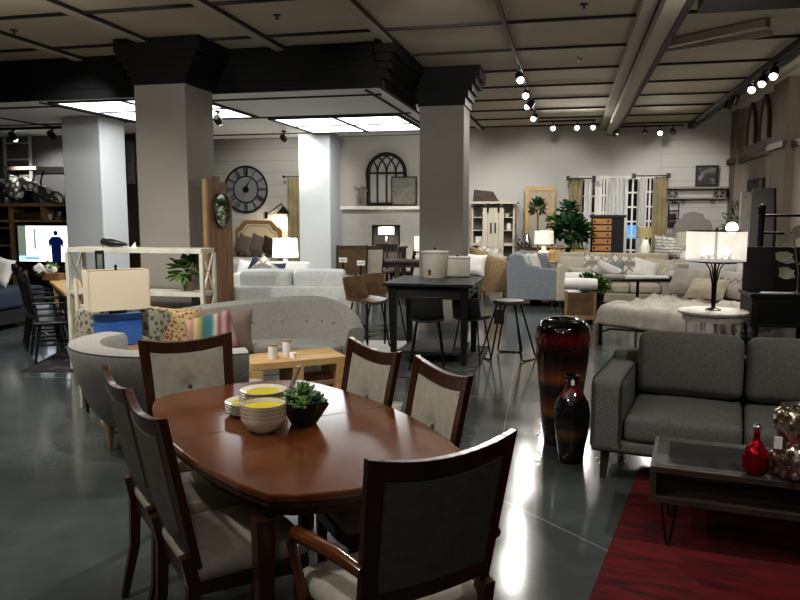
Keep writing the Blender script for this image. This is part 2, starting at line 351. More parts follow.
    def soft(s, c, size, r=.05, rot=None, bulge=(0, 0, 0), n=4):
        """rounded box with bulging faces: cushions, arms, mattresses"""
        c = Vector(c); rm = rot or Matrix.Identity(3); h = [v/2 for v in size]; r = min(r, min(h)*.98)
        def coords(hh):
            inner = hh-r; o = [-hh, -hh+r*.3, -hh+r*.65]
            o += [-inner + 2*inner*i/n for i in range(n+1)]
            return o + [hh-r*.65, hh-r*.3, hh]
        cx = [coords(v) for v in h]; cache = {}
        def V(p):
            k = tuple(round(v, 6) for v in p)
            if k in cache: return cache[k]
            q = Vector([max(-(h[i]-r), min(h[i]-r, p[i])) for i in range(3)]); d = Vector(p)-q
            if d.length > 1e-9:
                d = d.normalized()*r
            o = q+d
            u = [p[i]/h[i] for i in range(3)]
            for i in range(3):
                if bulge[i]:
                    j, k2 = (i+1) % 3, (i+2) % 3
                    o[i] += bulge[i]*u[i]*(1-u[j]**2)*(1-u[k2]**2)
            cache[k] = s.bm.verts.new(c + rm @ o); return cache[k]
        for ax in range(3):
            j, k = (ax+1) % 3, (ax+2) % 3
            for sg in (-1, 1):
                for a in range(len(cx[j])-1):
                    for b in range(len(cx[k])-1):
                        vs = []
                        for (aa, bb_) in ((a, b), (a+1, b), (a+1, b+1), (a, b+1)):
                            p = [0, 0, 0]; p[ax] = sg*h[ax]; p[j] = cx[j][aa]; p[k] = cx[k][bb_]; vs.append(V(p))
                        if sg < 0: vs = vs[::-1]
                        try: s.bm.faces.new(vs)
                        except ValueError: pass
        return s
    def pillow(s, c, w, h, t, rot=None, n=10, pinch=.10):
        """square scatter cushion, lies in local xz, thickness along y"""
        c = Vector(c); rm = rot or Matrix.Identity(3); g = []
        for sd in (-1, 1):
            gg = []
            for i in range(n+1):
                row = []
                for j in range(n+1):
                    u = -1+2*i/n; v = -1+2*j/n
                    x = u*w/2*(1-pinch*(1-v*v)); z = v*h/2*(1-pinch*(1-u*u))
                    y = sd*t/2*((1-u**4)*(1-v**4))**.55
                    if sd == 1 and (i in (0, n) or j in (0, n)): row.append(g[0][i][j])
                    else: row.append(s.bm.verts.new(c + rm @ Vector((x, y, z))))
                gg.append(row)
            g.append(gg)
        for k, gg in enumerate(g):
            for i in range(n):
                for j in range(n):
                    f = (gg[i][j], gg[i+1][j], gg[i+1][j+1], gg[i][j+1])
                    s.bm.faces.new(f if k == 0 else f[::-1])
        return s
    def sphere(s, c, r, n=12, sx=1, sy=1, sz=1):
        prof = [(math.sin(PI*i/(n//2))*r if 0 < i < n//2 else 0, -math.cos(PI*i/(n//2))*r*sz) for i in range(n//2+1)]
        return s.lathe(prof, c, n, sx=sx, sy=sy, cap=False)
    def torus(s, c, Rr, r, axis=(0, 0, 1), n=32, m=8, a0=0, a1=2*PI, sx=1, sy=1):
        q = Vector((0, 0, 1)).rotation_difference(Vector(axis)).to_matrix(); full = abs(a1-a0-2*PI) < 1e-6
        k = n if full else n+1
        pts = [Vector(c) + q @ Vector((Rr*sx*math.cos(a0+(a1-a0)*i/n), Rr*sy*math.sin(a0+(a1-a0)*i/n), 0)) for i in range(k)]
        return s.tube(pts, r, m, closed=full)
    def leaf(s, p, d, l, w, up=Vector((0, 0, 1)), fold=.25, droop=.0):
        p = Vector(p); d = Vector(d).normalized(); x = d.cross(up)
        if x.length < 1e-3: x = Vector((1, 0, 0))
        x.normalize(); nn = x.cross(d)
        pts = [(0, 0, 0), (.3, .42, 1), (.6, .5, 1), (.85, .3, 1), (1, 0, 0)]
        mid = [s.bm.verts.new(p + d*l*t - nn*w*fold*(1 if 0 < t < 1 else 0) - up*droop*l*t*t) for t, ww, _ in pts]
        L_ = [s.bm.verts.new(p + d*l*t + x*w*ww - up*droop*l*t*t) for t, ww, k in pts[1:4]]; R_ = [s.bm.verts.new(p + d*l*t - x*w*ww - up*droop*l*t*t) for t, ww, k in pts[1:4]]
        for S_, fl in ((L_, 0), (R_, 1)):
            q = [(mid[0], mid[1], S_[0]), (mid[1], mid[2], S_[1], S_[0]), (mid[2], mid[3], S_[2], S_[1]), (mid[3], mid[4], S_[2])]
            for f in q: s.bm.faces.new(f if fl else f[::-1])
        return s
    def build(s, name, m, parent=None, smooth=False, loc=None, rz=None, bevel=0):
        bmesh.ops.recalc_face_normals(s.bm, faces=s.bm.faces[:]) if not smooth == 'leaf' else None
        me = bpy.data.meshes.new(name); s.bm.to_mesh(me); s.bm.free()
        if isinstance(m, str): m = M[m]
        me.materials.append(m)
        if smooth: me.shade_smooth()
        if smooth is True:
            try: me.set_sharp_from_angle(angle=R(42))
            except Exception: pass
        o = bpy.data.objects.new(name, me); col.objects.link(o)
        if parent: o.parent = parent
        if loc is not None: o.location = loc
        if rz is not None: o.rotation_euler.z = rz
        if bevel:
            b = o.modifiers.new('bevel', 'BEVEL'); b.width = bevel; b.segments = 2; b.limit_method = 'ANGLE'
        return o
def tag(o, label=None, cat=None, group=None, kind=None):
    if label: o['label'] = label
    if cat: o['category'] = cat
    if group: o['group'] = group
    if kind: o['kind'] = kind
    return o
def thing(name, label, cat, loc=(0, 0, 0), rz=0, group=None):
    o = bpy.data.objects.new(name, None); o.empty_display_size = .1; col.objects.link(o); o.location = loc; o.rotation_euler = (0, 0, rz)
    return tag(o, label, cat, group)
def struct(o): o['kind'] = 'structure'; return o
def kids(o): return [c for c in bpy.data.objects if c.parent == o]
def dup(o, loc, rz=None, label=None, group=None, scale=None):
    def rec(a, par):
        c = a.copy(); col.objects.link(c)
        if par: c.parent = par
        for k in kids(a): rec(k, c)
        return c
    src = kids(o); c = o.copy(); col.objects.link(c)
    for k in src: rec(k, c)
    c.location = loc
    if rz is not None: c.rotation_euler.z = rz
    if label: c['label'] = label
    if group: c['group'] = group
    if scale: c.scale = (scale,)*3
    return c
def lamp_light(kind, loc, power, color=(1, .95, .87), size=.1, rot=None, target=None, spot=60, blend=.6):
    d = bpy.data.lights.new(kind.lower()+'_lamp', kind); d.energy = power; d.color = color
    if kind == 'AREA': d.size = size
    else: d.shadow_soft_size = size
    if kind == 'SPOT': d.spot_size = R(spot); d.spot_blend = blend
    o = bpy.data.objects.new(kind.lower()+'_light', d); col.objects.link(o); o.location = loc
    if target is not None: o.rotation_euler = (Vector(target)-Vector(loc)).to_track_quat('-Z', 'Y').to_euler()
    return o

# ================================================================== THE SETTING
ZS, ZC, YB, XR = 3.05, 3.55, 17.2, 3.42       # soffit, ceiling, back wall, right wall
S = 1.115
struct(MB().bb(-14, 8, -3, 20, -.2, 0).build('floor', 'floor'))
# back wall in three stretches of different finish
struct(MB().bb(-9.3, -4.4, YB, YB+.2, 0, 4.6).build('wall_back_left', 'shiplap'))
struct(MB().bb(-4.4, XR+.3, YB, YB+.2, 0, 4.6).build('wall_back', mat('wall_white', (.56, .55, .52), .8, c2=(.52, .51, .48), scale=.7)))
struct(MB().bb(-14, -7.3, 12.2, 12.4, 0, ZC).build('wall_left_back', 'wall_grey'))
struct(MB().bb(-9.4, -9.2, 12.4, YB+.2, 0, ZC).build('wall_side', 'wall_grey'))
struct(MB().bb(-14, -13.8, -3, 12.4, 0, ZC).build('wall_left', 'wall_grey'))
struct(MB().bb(-14, 6, -3.2, -3, 0, ZC).build('wall_rear', 'wall_brown'))
struct(MB().bb(XR, XR+.2, 4, YB+.2, 0, 4.12).build('wall_right', 'wall_cream'))
struct(MB().bb(XR, 8, 3.8, 4, 0, 4.6).build('wall_right_return', 'wall_brown'))
# shiplap stretch behind the grey scalloped bed
struct(MB().bb(1.9, XR-.14, YB-.03, YB, 0, 3.7).build('wall_back_boards', 'shiplap'))
# ceiling and its grid
XE = 2.42
struct(MB().bb(-14, XE, -3, YB+.2, ZC, ZC+.15).build('ceiling', 'ceil'))
struct(MB().bb(XE, 8, -3, YB+.2, 4.12, 4.3).build('ceiling_upper', 'blackmatt'))
b = MB()
pitchx = 1.195*S
xs = [-.62*S*1.0 - pitchx*k for k in range(-1, 9)]
ys = [7.03*S + 1.15*S*k for k in range(-8, 10)]
for y in ys:
    b.bb(-14, XE, y-.02, y+.02, ZC-.025, ZC)
struct(b.build('trim_1', 'ceil_dark'))
b = MB(); b2 = MB()
for x in xs[2:]:
    b.bb(x-.05, x+.05, -3, YB, ZC-.05, ZC); b2.bb(x-.065, x-.05, -3, YB, ZC-.035, ZC); b2.bb(x+.05, x+.065, -3, YB, ZC-.035, ZC)
b.build('trim_2', 'ceil_beam')['kind'] = 'structure'; b2.build('trim_3', 'ceil_dark')['kind'] = 'structure'
# deep boxed beam, with a dark slot beside it
bx0 = .70*S
struct(MB().bb(bx0-.20, bx0+.10, -3, YB, ZC-.10, ZC).bb(bx0-.06, bx0+.10, -3, YB, ZC-.22, ZC-.10).build('trim_4', 'ceil_beam'))
struct(MB().bb(bx0+.10, bx0+.16, -3, YB, ZC-.24, ZC).bb(bx0-.075, bx0-.06, -3, YB, ZC-.115, ZC-.10).build('trim_5', 'ceil_dark'))
# ceiling edge by the open void, with dark fascia
struct(MB().bb(XE, XE+.12, -3, YB, ZC-.12, ZC+.3).build('trim_6', 'ceil_dark'))
# dark duct near the camera
struct(MB().bb(.98, 4.5, 5.0, 6.7, ZC-.30, ZC+.3).build('trim_7', mat('duct_dark', (.015, .016, .016), .7)))
q = MB(); q.bar(at(668, 44, z=ZC-.05), at(768, 23, z=ZC-.05), .10, .08); q.bar(at(668, 50, z=ZC-.04), at(772, 33, z=ZC-.04), .04, .05)
struct(q.build('trim_8', 'ceil_beam'))

# dropped soffit with light panels set in its white underside
CX, CY0, CY1 = -2.16, 8.45, 13.5
struct(MB().bb(-13.5, CX, CY0, CY1, ZS+.004, ZC).build('ceiling_soffit', 'soffit'))
b = MB()
for y in (8.9, 10.6, 12.75): b.bb(-13.4, CX-.1, y-.015, y+.015, ZS-.014, ZS+.004)
for x in (-8.4, -6.75, -2.36): b.bb(x-.015, x+.015, CY0+.1, CY1, ZS-.012, ZS+.004)
struct(b.build('trim_9', 'ceil_dark'))
def crown(b, p0, p1, out, z0=ZS, z1=ZC, steps=((0, .10), (.03, .10), (.05, .08), (.08, .08), (.11, .14))):
    """stepped black crown along an edge; out = outward unit vector"""
    z = z0; p0 = Vector(p0); p1 = Vector(p1); out = Vector(out)
    hs = sum(s_[1] for s_ in steps)
    for o, h in steps:
        hh = h/hs*(z1-z0)
        q0 = p0 + out*(o+.03); q1 = p1 + out*(o+.03); 
        c = (p0 - out*.02 + q1)/2; c.z = z+hh/2
        ext = o + .05
        sx = abs(p1.x-p0.x) + 0 if abs(out.y) > .5 else ext; sy = abs(p1.y-p0.y) if abs(out.x) > .5 else ext
        if abs(out.y) > .5: sx += 2*o; 
        else: sy += 2*o
        b.box(c, (sx, sy, hh)); z += hh
    return b
b = MB()
crown(b, (-13.5, CY0, 0), (CX, CY0, 0), (0, -1, 0), steps=((0, .12), (.012, .10), (.024, .09), (.036, .09), (.045, .10))); crown(b, (CX, CY0, 0), (CX, CY1, 0), (1, 0, 0), steps=((0, .10), (.05, .10), (.09, .08), (.13, .08), (.18, .14))); crown(b, (-13.5, CY1, 0), (CX, CY1, 0), (0, 1, 0))
struct(b.build('trim_10', 'crown'))
def light_panel(x0, x1, y0, y1, nx, ny, label):
    t = thing('ceiling_light_panel', label, 'ceiling light', ((x0+x1)/2, (y0+y1)/2, ZS))
    cx, cy = (x0+x1)/2, (y0+y1)/2; f = MB()
    for i in range(nx):
        for j in range(ny):
            a0 = x0+(x1-x0)*i/nx+.03-cx; a1 = x0+(x1-x0)*(i+1)/nx-.03-cx; c0 = y0+(y1-y0)*j/ny+.03-cy; c1 = y0+(y1-y0)*(j+1)/ny-.03-cy
            MB().bb(a0, a1, c0, c1, -.012, -.004).build('diffuser', 'panel', t)
    for i in range(nx+1): x = x0+(x1-x0)*i/nx-cx; f.bb(x-.03, x+.03, y0-cy-.03, y1-cy+.03, -.025, -.003)
    for j in range(ny+1): y = y0+(y1-y0)*j/ny-cy; f.bb(x0-cx, x1-cx, y-.03, y+.03, -.024, -.0035)
    f.build('frame', 'ceil_dark', t)
light_panel(-6.58, -4.57, 8.55, 10.45, 2, 2, 'lit square ceiling panel in the white soffit behind the big left column')
light_panel(-4.46, -2.46, 10.72, 12.65, 2, 2, 'lit square ceiling panel in the soffit left of the tan column')

# columns with black stepped capitals
def column(x0, x1, y0, y1, m, ztop, label, cap=True):
    t = thing('column', label, 'column', ((x0+x1)/2, (y0+y1)/2, 0)); t['kind'] = 'structure'
    w, d = x1-x0, y1-y0
    MB().box((0, 0, ztop/2), (w, d, ztop)).build('shaft', m, t, bevel=.006)
    if cap:
        c = MB(); z = ztop
        for o, h in ((.02, .10), (.06, .09), (.11, .08), (.16, .08), (.21, .15)):
            c.box((0, 0, z+h/2-.001), (w+2*o, d+.03+.3*o, h)); z += h
        c.build('capital', 'crown', t)
    MB().box((0, 0, .06), (w+.03, d+.03, .12)).build('base', m, t)
    return t
column(-4.83, -4.20, 7.68, 8.34, 'col_tan', ZS, 'big tan square column under black crown moulding, nearest of the four')
column(-2.01, -1.41, 10.0, 10.6, 'col_tan', ZS, 'tan square column behind the black counter table')
column(-7.46, -6.83, 9.9, 10.55, 'col_grey', ZS-.001, 'pale grey column beside the television', cap=False)
column(-4.79, -4.20, 12.78, 13.38, 'col_grey', ZS-.001, 'white column between the clock and the fireplace', cap=False)

# right wall: pilasters, brown band, crown, arches
b = MB(); b.bb(XR-.12, XR, YB-.55, YB, 0, 3.75); b.bb(XR-.14, XR, 12.9, 13.8, 0, 3.75); b.bb(XR-.14, XR, 8.0, 9.0, 0, 3.75)
struct(b.build('trim_11', 'wall_brown'))
b = MB()
b.bb(XR-.06, XR, 4, YB, 2.66, 2.76); b.bb(XR-.20, XR-.14, YB-.6, YB, 2.66, 2.76); b.bb(XR-.20, XR-.14, 12.85, 13.85, 2.66, 2.76); b.bb(XR-.2, XR-.14, 7.95, 9.05, 2.66, 2.76)
struct(b.build('trim_12', 'brown_band'))
b = MB()
for i, (o, z) in enumerate(((.10, 3.75), (.20, 3.82), (.32, 3.90), (.40, 3.98))): b.bb(XR-o-.1, XR, 4, YB, z, z+.08)
b.bb(1.6, XR, YB-.12, YB, 3.75, 3.9)
struct(b.build('trim_13', mat('crown_cream', (.55, .50, .42), .6)))
def arch_poly(w, h, n=12, k=1.0):
    """pointed arch outline, base centre at 0"""
    p = [(-w/2, 0)]; hs = h - w*.95*k
    for i in range(n+1):
        a = PI - i/n*R(62); p.append((w/2 + w*math.cos(a)*1.0, hs + w*math.sin(a)*1.07*k))
    q = [(-x, y) for x, y in p[::-1]]
    return p + q[1:]
def to_right_wall(y, z):     # local xy -> wall plane facing -X
    return Matrix(((0, 0, -1, XR-.005), (1, 0, 0, y), (0, 1, 0, z), (0, 0, 0, 1)))
for i, (y, z, w, h) in enumerate(((15.75, 2.95, .62, .78), (14.75, 2.95, .62, .78), (15.2, 1.0, 1.1, 1.25))):
    MB().prism(arch_poly(w, h) if i < 2 else [(-w/2, 0), (w/2, 0), (w/2, h), (-w/2, h)], 0, .02, to_right_wall(y, z)).build('trim_%d' % (14+i), 'stone' if i < 2 else 'picture')['kind'] = 'structure'
    o = arch_poly(w, h) if i < 2 else [(-w/2, 0), (-w/2, h), (w/2, h), (w/2, 0)]
    mt = to_right_wall(y, z)
    MB().tube([mt @ Vector((p[0], p[1], .03)) for p in o], .035, 6, closed=False).build('trim_%d' % (20+i), 'brown_band')['kind'] = 'structure'
struct(MB().bb(XR-.03, XR-.001, 9.3, 12.2, 0, 1.95).build('wall_right_panel', mat('dark_board', (.05, .05, .047), .8)))
struct(MB().bb(-4.4, XR-.15, YB-.02, YB-.001, 0, .14).build('baseboard_back', 'white'))

# sprinkler heads
for k, (px, py) in enumerate(((277, 15), (14, 30), (584, 4), (580, 58))):
    p = at(px, py, z=ZC)
    t = thing('sprinkler_head', ['small ceiling sprinkler head above the bowls on the dining table', 'small ceiling sprinkler head at the far left of the ceiling', 'ceiling sprinkler head nearest the boxed beam at the top edge', 'ceiling sprinkler head on the third panel left of the boxed beam'][k], 'sprinkler', (p.x, p.y, ZC+.004))
    MB().lathe([(.04, -.012), (.04, 0)]).lathe([(.008, -.04), (.008, -.012)], n=8).build('stem', 'iron', t); MB().lathe([(.022, -.045), (.022, -.04)], n=10).build('deflector', 'iron', t)

# ------------------------------------------------------------------ track lights
def track(p0, p1, label):
    o = MB().bar(p0, p1, .04, .035).build('light_track', 'iron'); tag(o, label, 'light track'); return o
def spot_head(loc, target, label, group=None, lit=True, power=60, cone=70, scale=1.0, hang=.10):
    t = thing('track_spotlight', label, 'spotlight', loc, 0, group)
    d = (Vector(target)-Vector(loc)).normalized()
    MB().bar((0, 0, 0), (0, 0, -hang), .02).box((0, 0, -.01), (.05, .08, .03)).build('stem', 'iron', t)
    c = Vector((0, 0, -hang-.03))
    MB().lathe([(.035, -.09), (.05, -.07), (.055, 0), (.05, .05)], c, 16, d, cap=False).lathe([(0, -.091), (.036, -.09)], c, 16, d, cap=False).build('housing', 'iron', t, smooth=True)
    MB().lathe([(0, .02), (.03, .03), (.047, .04)] if 0 else [(0, .045), (.047, .04)], c, 16, d, cap=False).build('lens', 'bulb' if lit else 'darkmirror', t)
    if lit and power:
        lamp_light('SPOT', Vector(loc)+c+d*.12, power, size=.05, target=target, spot=cone)
        MB().sphere(c+d*.055, .042, 12).build('bulb', 'headglow', t, smooth=True)
ZT = ZC-.06
tx = -.68
track((tx, 5.5, ZT), (tx, 15.6, ZT), 'long black light track running down the ceiling left of the boxed beam')
G1 = 'spotlights on the long central track'
cent = [((524, 77), (0.2, 7.4, .8), 60), ((528, 94), (-.9, 7.2, .8), 40), ((533, 104), (-3.2, 11.5, .9), 60), ((538, 117), (-2.6, 10.0, .5), 70)]
for k, ((px, py), tg, pw) in enumerate(cent):
    p = at(px, py, z=ZT-.12)
    spot_head((tx, p.y, ZT), tg, ['nearest lit spotlight on the long central ceiling track', 'second lit spotlight along the central ceiling track', 'third lit spotlight along the central ceiling track', 'farthest lit spotlight on the long central ceiling track'][k], G1, power=pw, cone=85)
ty = 15.7
track((-.7, ty, ZT), (.45, ty, ZT), 'short black light track across the ceiling before the back wall')
for k, px in enumerate((553, 577, 593)):
    p = at(px, 129, Y=ty)
    spot_head((p.x, ty, ZT), (p.x*.8, 9.5, 0), ['left', 'middle', 'right'][k]+'most of three round spotlights in a row before the back wall' if k != 1 else 'middle one of three round spotlights in a row before the back wall', 'spotlights in a row before the back wall', power=40, cone=100)
track((.95, 16.1, ZT-.1), (2.2, 16.1, ZT-.1), 'black light track right of the boxed beam')
for k, (px, lit) in enumerate(((616, 0), (645, 0), (660, 1), (673, 0))):
    p = at(px, 131, Y=16.1)
    spot_head((p.x, 16.1, ZT-.1), (p.x*.9, 10.5, 0), ['unlit spotlight at the end of the boxed beam', 'unlit spotlight left of the bright one beyond the beam', 'bright spotlight over the picture wall', 'unlit spotlight at the corner of the ceiling edge'][k], None, lit, 40, 110)
track((XE-.08, 7.6, ZT-.08), (XE-.08, 15.5, ZT-.08), 'black light track along the right edge of the ceiling')
for k, ((px, py), tg, pw, lit) in enumerate((((774, 72), (1.5, 7.6, .4), 90, 1), ((763, 78), (1.1, 8.4, .3), 90, 1), ((752, 88), (1.2, 7.5, 1.0), 40, 1), ((735, 96), (1, 12, 0), 0, 0), ((728, 101), (1, 13, 0), 0, 0))):
    p = at(px, py, X=XE-.08)
    spot_head((XE-.08, p.y, ZT-.08), tg, ['brightest nearest spotlight on the right ceiling track', 'second bright spotlight on the right ceiling track', 'third, tilted, lit spotlight aimed at the arches', 'unlit spotlight farther along the right ceiling track', 'farthest unlit spotlight on the right ceiling track'][k], None, lit, pw, 80)
# left side spots
p = at(12, 112, Y=10.9); track((p.x-1.5, 10.9, ZS-.02), (p.x+1.2, 10.9, ZS-.02), 'black light track above the shelving on the left')
spot_head((p.x, 10.9, ZS-.02), (p.x, 12.1, 1.8), 'lit white spotlight above the ladder on the left', power=90, cone=90)
spot_head((p.x+.75, 10.9, ZS-.02), (p.x+1.2, 11.8, 2.0), 'unlit spotlight above the striped pillow shelf', lit=False)
p = at(218, 116, Y=9.6); spot_head((p.x, 9.6, ZS-.03), (-5.6, 14.2, 1.0), 'spotlight hanging at the lit panel right of the big column', power=90, cone=60)
p = at(303, 138, Y=12.9); spot_head((p.x-.05, 12.1, ZS-.03), (-4.9, 17, 1.2), 'white spotlight at the top of the white column', power=45, cone=90)

# ================================================================== DINING GROUP
DC = Vector((-1.09, 2.76, 0)); DA = R(44.6)
DM = Matrix.Rotation(DA, 3, 'Z')
def dl(v, u, z=0): return DC + DM @ Vector((v, u, z))
t = thing('dining_table', 'reddish-brown polished dining table with bowed sides and a leaf seam', 'table', DC, DA)
def boat(hw, hl, bw, bl, r=.05, n=10):
    P = []
    cs = [(-hw, -hl), (hw, -hl), (hw, hl), (-hw, hl)]
    for i in range(4):
        (x0, y0), (x1, y1) = cs[i], cs[(i+1) % 4]
        for k in range(n):
            s_ = k/n; x = x0+(x1-x0)*s_; y = y0+(y1-y0)*s_; bb = 4*s_*(1-s_)
            if i == 0: y -= bl*bb
            elif i == 1: x += bw*bb
            elif i == 2: y += bl*bb
            else: x -= bw*bb
            if k == 0: x *= .985; y *= .985
            P.append((x, y))
    return P
hw, hl, bw, bl = .375, .70, .105, .10
top = boat(hw, hl, bw, bl)
MB().prism(top, .735, .76).build('tabletop', 'cherry', t, bevel=.006)
MB().prism([(x*.985, y*.985) for x, y in top], .715, .735).build('edge_moulding', 'chairwood', t)
MB().bb(-.455, .455, .018, .021, .7600, .7606).build('leaf_seam', mat('seam_dark', (.02, .008, .005), .5), t)
ap = [(x*.86, y*.88) for x, y in top]
MB().prism(ap, .655, .715).build('apron', 'chairwood', t)
for sx in (-1, 1):
    for sy in (-1, 1):
        MB().bar((sx*.35, sy*.60, .655), (sx*.365, sy*.62, 0), .065, .065, .035, .035).build('leg', 'chairwood', t, bevel=.004)

def dining_chair(label, arm=False, group=None):
    t = thing('dining_chair' if not arm else 'dining_armchair', label, 'chair', (0, 0, 0), 0, group)
    k = 1.0 if not arm else 1.04
    W = .215*k
    # faces +Y ; back plane leans to -Y
    zb, tt = .50, math.tan(R(11))
    def bf(s, tv, d):     # s across, tv height above zb, d depth
        flare = 1 + .10*max(tv, 0)/.48
        return Vector((s*flare, -.205 - tv*tt + d - .022*(1-(s/W)**2) + .01, zb + tv))
    Hh = .49
    ear = lambda s: Hh - .032 + .032*(s/W)**2
    pw = .042
    MB().slab(bf, -W, -W+pw, -.02, lambda s: ear(s), 2, 8, -.014, .014).build('back_post', 'chairwood', t, bevel=.004)
    MB().slab(bf, W-pw, W, -.02, lambda s: ear(s), 2, 8, -.014, .014).build('back_post', 'chairwood', t, bevel=.004)
    MB().slab(bf, -W+pw, W-pw, lambda s: ear(s)-.055, lambda s: ear(s), 10, 2, -.014, .014).build('top_rail', 'chairwood', t, bevel=.003)
    MB().slab(bf, -W+pw, W-pw, .035, .085, 8, 1, -.012, .012).build('lower_rail', 'chairwood', t)
    a0, a1, b0, b1 = -W+pw+.004, W-pw-.004, .088, lambda s: ear(s)-.058
    bk = MB().slab(bf, a0, a1, b0, b1, 8, 8, -.017, -.002).build('back_panel', 'backgrey', t, smooth=True)
    def puff(s, tv, d):
        u = s/(W-pw); v = (tv-.26)/.18
        dent = -.022*math.exp(-((s)**2+(tv-.235)**2)/.0016)
        return bf(s, tv, d + (max(0, (1-u*u))*max(0, 1-v*v))**.4*.022 + dent if d > 0 else d)
    fr = MB().slab(puff, a0, a1, b0, b1, 16, 16, -.001, .008).build('backrest', 'cream', t, smooth=True)
    MB().sphere(bf(0, .235, .012), .012, 10).build('button', 'backgrey', fr, smooth=True)
    pipe = [bf(s, tv, .012) for s, tv in [(a0+.012, b0+.012), (0, b0+.012), (a1-.012, b0+.012), (a1-.012, .25), (a1-.012, ear(a1)-.07), (a1/2, ear(a1/2)-.07), (0, ear(0)-.07), (a0/2, ear(a0/2)-.07), (a0+.012, ear(a0)-.07), (a0+.012, .25)]]
    MB().tube(pipe, .004, 6, closed=True).build('piping', 'backgrey', fr, smooth=True)
    pipe = [p_ - Vector((0, .024, 0)) for p_ in pipe]
    MB().tube(pipe, .004, 6, closed=True).build('piping', 'cream', bk, smooth=True)
    # seat
    def seatpoly(o): return [(-.19*k-o, -.205-o), (.19*k+o, -.205-o), (.22*k+o, .19+o), (.10*k, .215+o), (-.10*k, .215+o), (-.22*k-o, .19+o)]
    MB().prism(seatpoly(0), .375, .43).build('seat_rail', 'chairwood', t, bevel=.004)
    MB().soft((0, .0, .455), (.42*k, .42, .075), .034, bulge=(0, 0, .02)).build('seat', 'cream', t, smooth=True)
    for sx in (-1, 1):
        MB().bar((sx*.19*k, .17, .39), (sx*.185*k, .175, 0), .042, .042, .026, .026).build('leg', 'chairwood', t, bevel=.003)
        q = MB(); x = sx*(W-.021)
        pts = [Vector((x, -.225, .52)), Vector((x, -.205, .42)), Vector((x*.98, -.215, .22)), Vector((x*.97, -.265, 0))]
        for p0, p1, w0, w1 in zip(pts, pts[1:], (.04, .042, .036), (.042, .036, .026)): q.bar(p0, p1, w0, w0, w1, w1)
        q.build('leg', 'chairwood', t)
    if arm:
        for sx in (-1, 1):
            q = MB(); x = sx*.235
            pts = [(x*.97, -.235, .66), (x*1.06, -.14, .675), (x*1.13, 0, .67), (x*1.12, .10, .655), (x*1.08, .155, .60), (x*1.03, .145, .52), (x*.99, .12, .43)]
            q.tube(pts, [.018, .021, .023, .022, .019, .016, .018], 10)
            q.build('armrest', 'cherry', t, smooth=True)
    return t
ch = dining_chair('')
G = 'dining chairs round the reddish-brown table'
CH = [(-.33, .20, -PI/2, 'upholstered dining chair on the left of the table, farther from the camera'),
      (-.335, -.27, -PI/2, 'upholstered dining chair on the left of the table, nearer the camera'),
      (.27, .29, PI/2, 'cream-backed dining chair on the right side, nearer the wooden coffee table'),
      (.265, -.25, PI/2, 'cream-backed dining chair on the right side, next to the armchair'),
      (-.13, .72, PI, 'dining chair at the far end with single button, in front of the round-backed sofa')]
for i, (v, u, r_, lab) in enumerate(CH):
    c = ch if i == 0 else dup(ch, (0, 0, 0))
    c.location = dl(v, u); c.rotation_euler.z = DA + r_ + (R(-7) if i in (3,) else 0); c['label'] = lab; c['group'] = G
a = dining_chair('dining armchair with curved wooden arms seen from behind at the near end', True)
a.location = dl(-.045, -.86); a.rotation_euler.z = DA + R(1)

# crockery
def stack(x, y, kind, n, label_list, group):
    z = .7605; out = []
    if kind == 'bowl':
        pr = lambda: MB().lathe([(.034, 0), (.036, .004), (.058, .018), (.070, .042), (.072, .052), (.068, .052), (.060, .034), (.046, .014), (0, .010)], n=28, cap=False)
        dz, rz_, inr, inz = .0125, .0705, .060, .034
    else:
        pr = lambda: MB().lathe([(.045, 0), (.047, .003), (.068, .008), (.080, .016), (.0795, .020), (.060, .012), (.046, .006), (0, .006)], n=28, cap=False)
        dz, rz_, inr, inz = .009, .080, .060, .013
    for i in range(n):
        if i == 0:
            base = thing(kind, '', kind, (x, y, z)); base.scale = (1.25,)*3; pr().build('body', 'ceramic', base, smooth=True)
            MB().torus((0, 0, .0525 if kind == 'bowl' else .0185), rz_, .0014, n=28, m=5).build('rim', 'brownrim', base)
            o = base
        else: o = dup(base, (x, y, z + dz*1.25*i))
        o['group'] = group; o['label'] = label_list[0] if i < n-1 else label_list[1]
        if i == n-1:
            MB().lathe([(0, .036 if kind == 'bowl' else .010), (.040, .037 if kind == 'bowl' else .0105), (.0625 if kind == 'bowl' else .058, .041 if kind == 'bowl' else .0125)], n=28, cap=False).build('glaze', 'yellow', o, smooth=True)['label'] = 'yellow glazed inside'
for (px, py), kd, n, la, g_ in (((264, 431), 'bowl', 4, ('cream bowl in the front stack under the yellow-glazed top bowl', 'yellow-glazed bowl on top of the front stack of bowls'), 'bowls in the front stack'),
                               ((264, 413), 'plate', 8, ('cream plate in the tall stack behind the bowls', 'yellow-centred plate topping the tall stack behind the bowls'), 'plates in the back stack'),
                               ((249, 414), 'plate', 4, ('cream plate in the left half-hidden stack', 'top plate of the left half-hidden stack'), 'plates in the left stack')):
    p = at(px, py, z=.76); stack(p.x, p.y, kd, n, la, g_)
p = at(304, 424, z=.76)
t = thing('succulent_bowl', 'green succulent in a black faceted bowl on the dining table', 'plant', (p.x, p.y, .7605), R(20)); t.scale = (1.12, 1.12, 1.45)
b = MB(); lo = [(.045*math.cos(PI/3*k), .045*math.sin(PI/3*k)) for k in range(6)]; hi = [(.092*math.cos(PI/3*(k+.0)), .092*math.sin(PI/3*(k+.0))) for k in range(6)]
va = [b.bm.verts.new((x, y, 0)) for x, y in lo]; vb = [b.bm.verts.new((x, y, .075 if k % 2 else .055)) for k, (x, y) in enumerate(hi)]; vc = [b.bm.verts.new((x*.9, y*.9, .055)) for x, y in hi]
b.bm.faces.new(va[::-1]); b.bm.faces.new(vc)
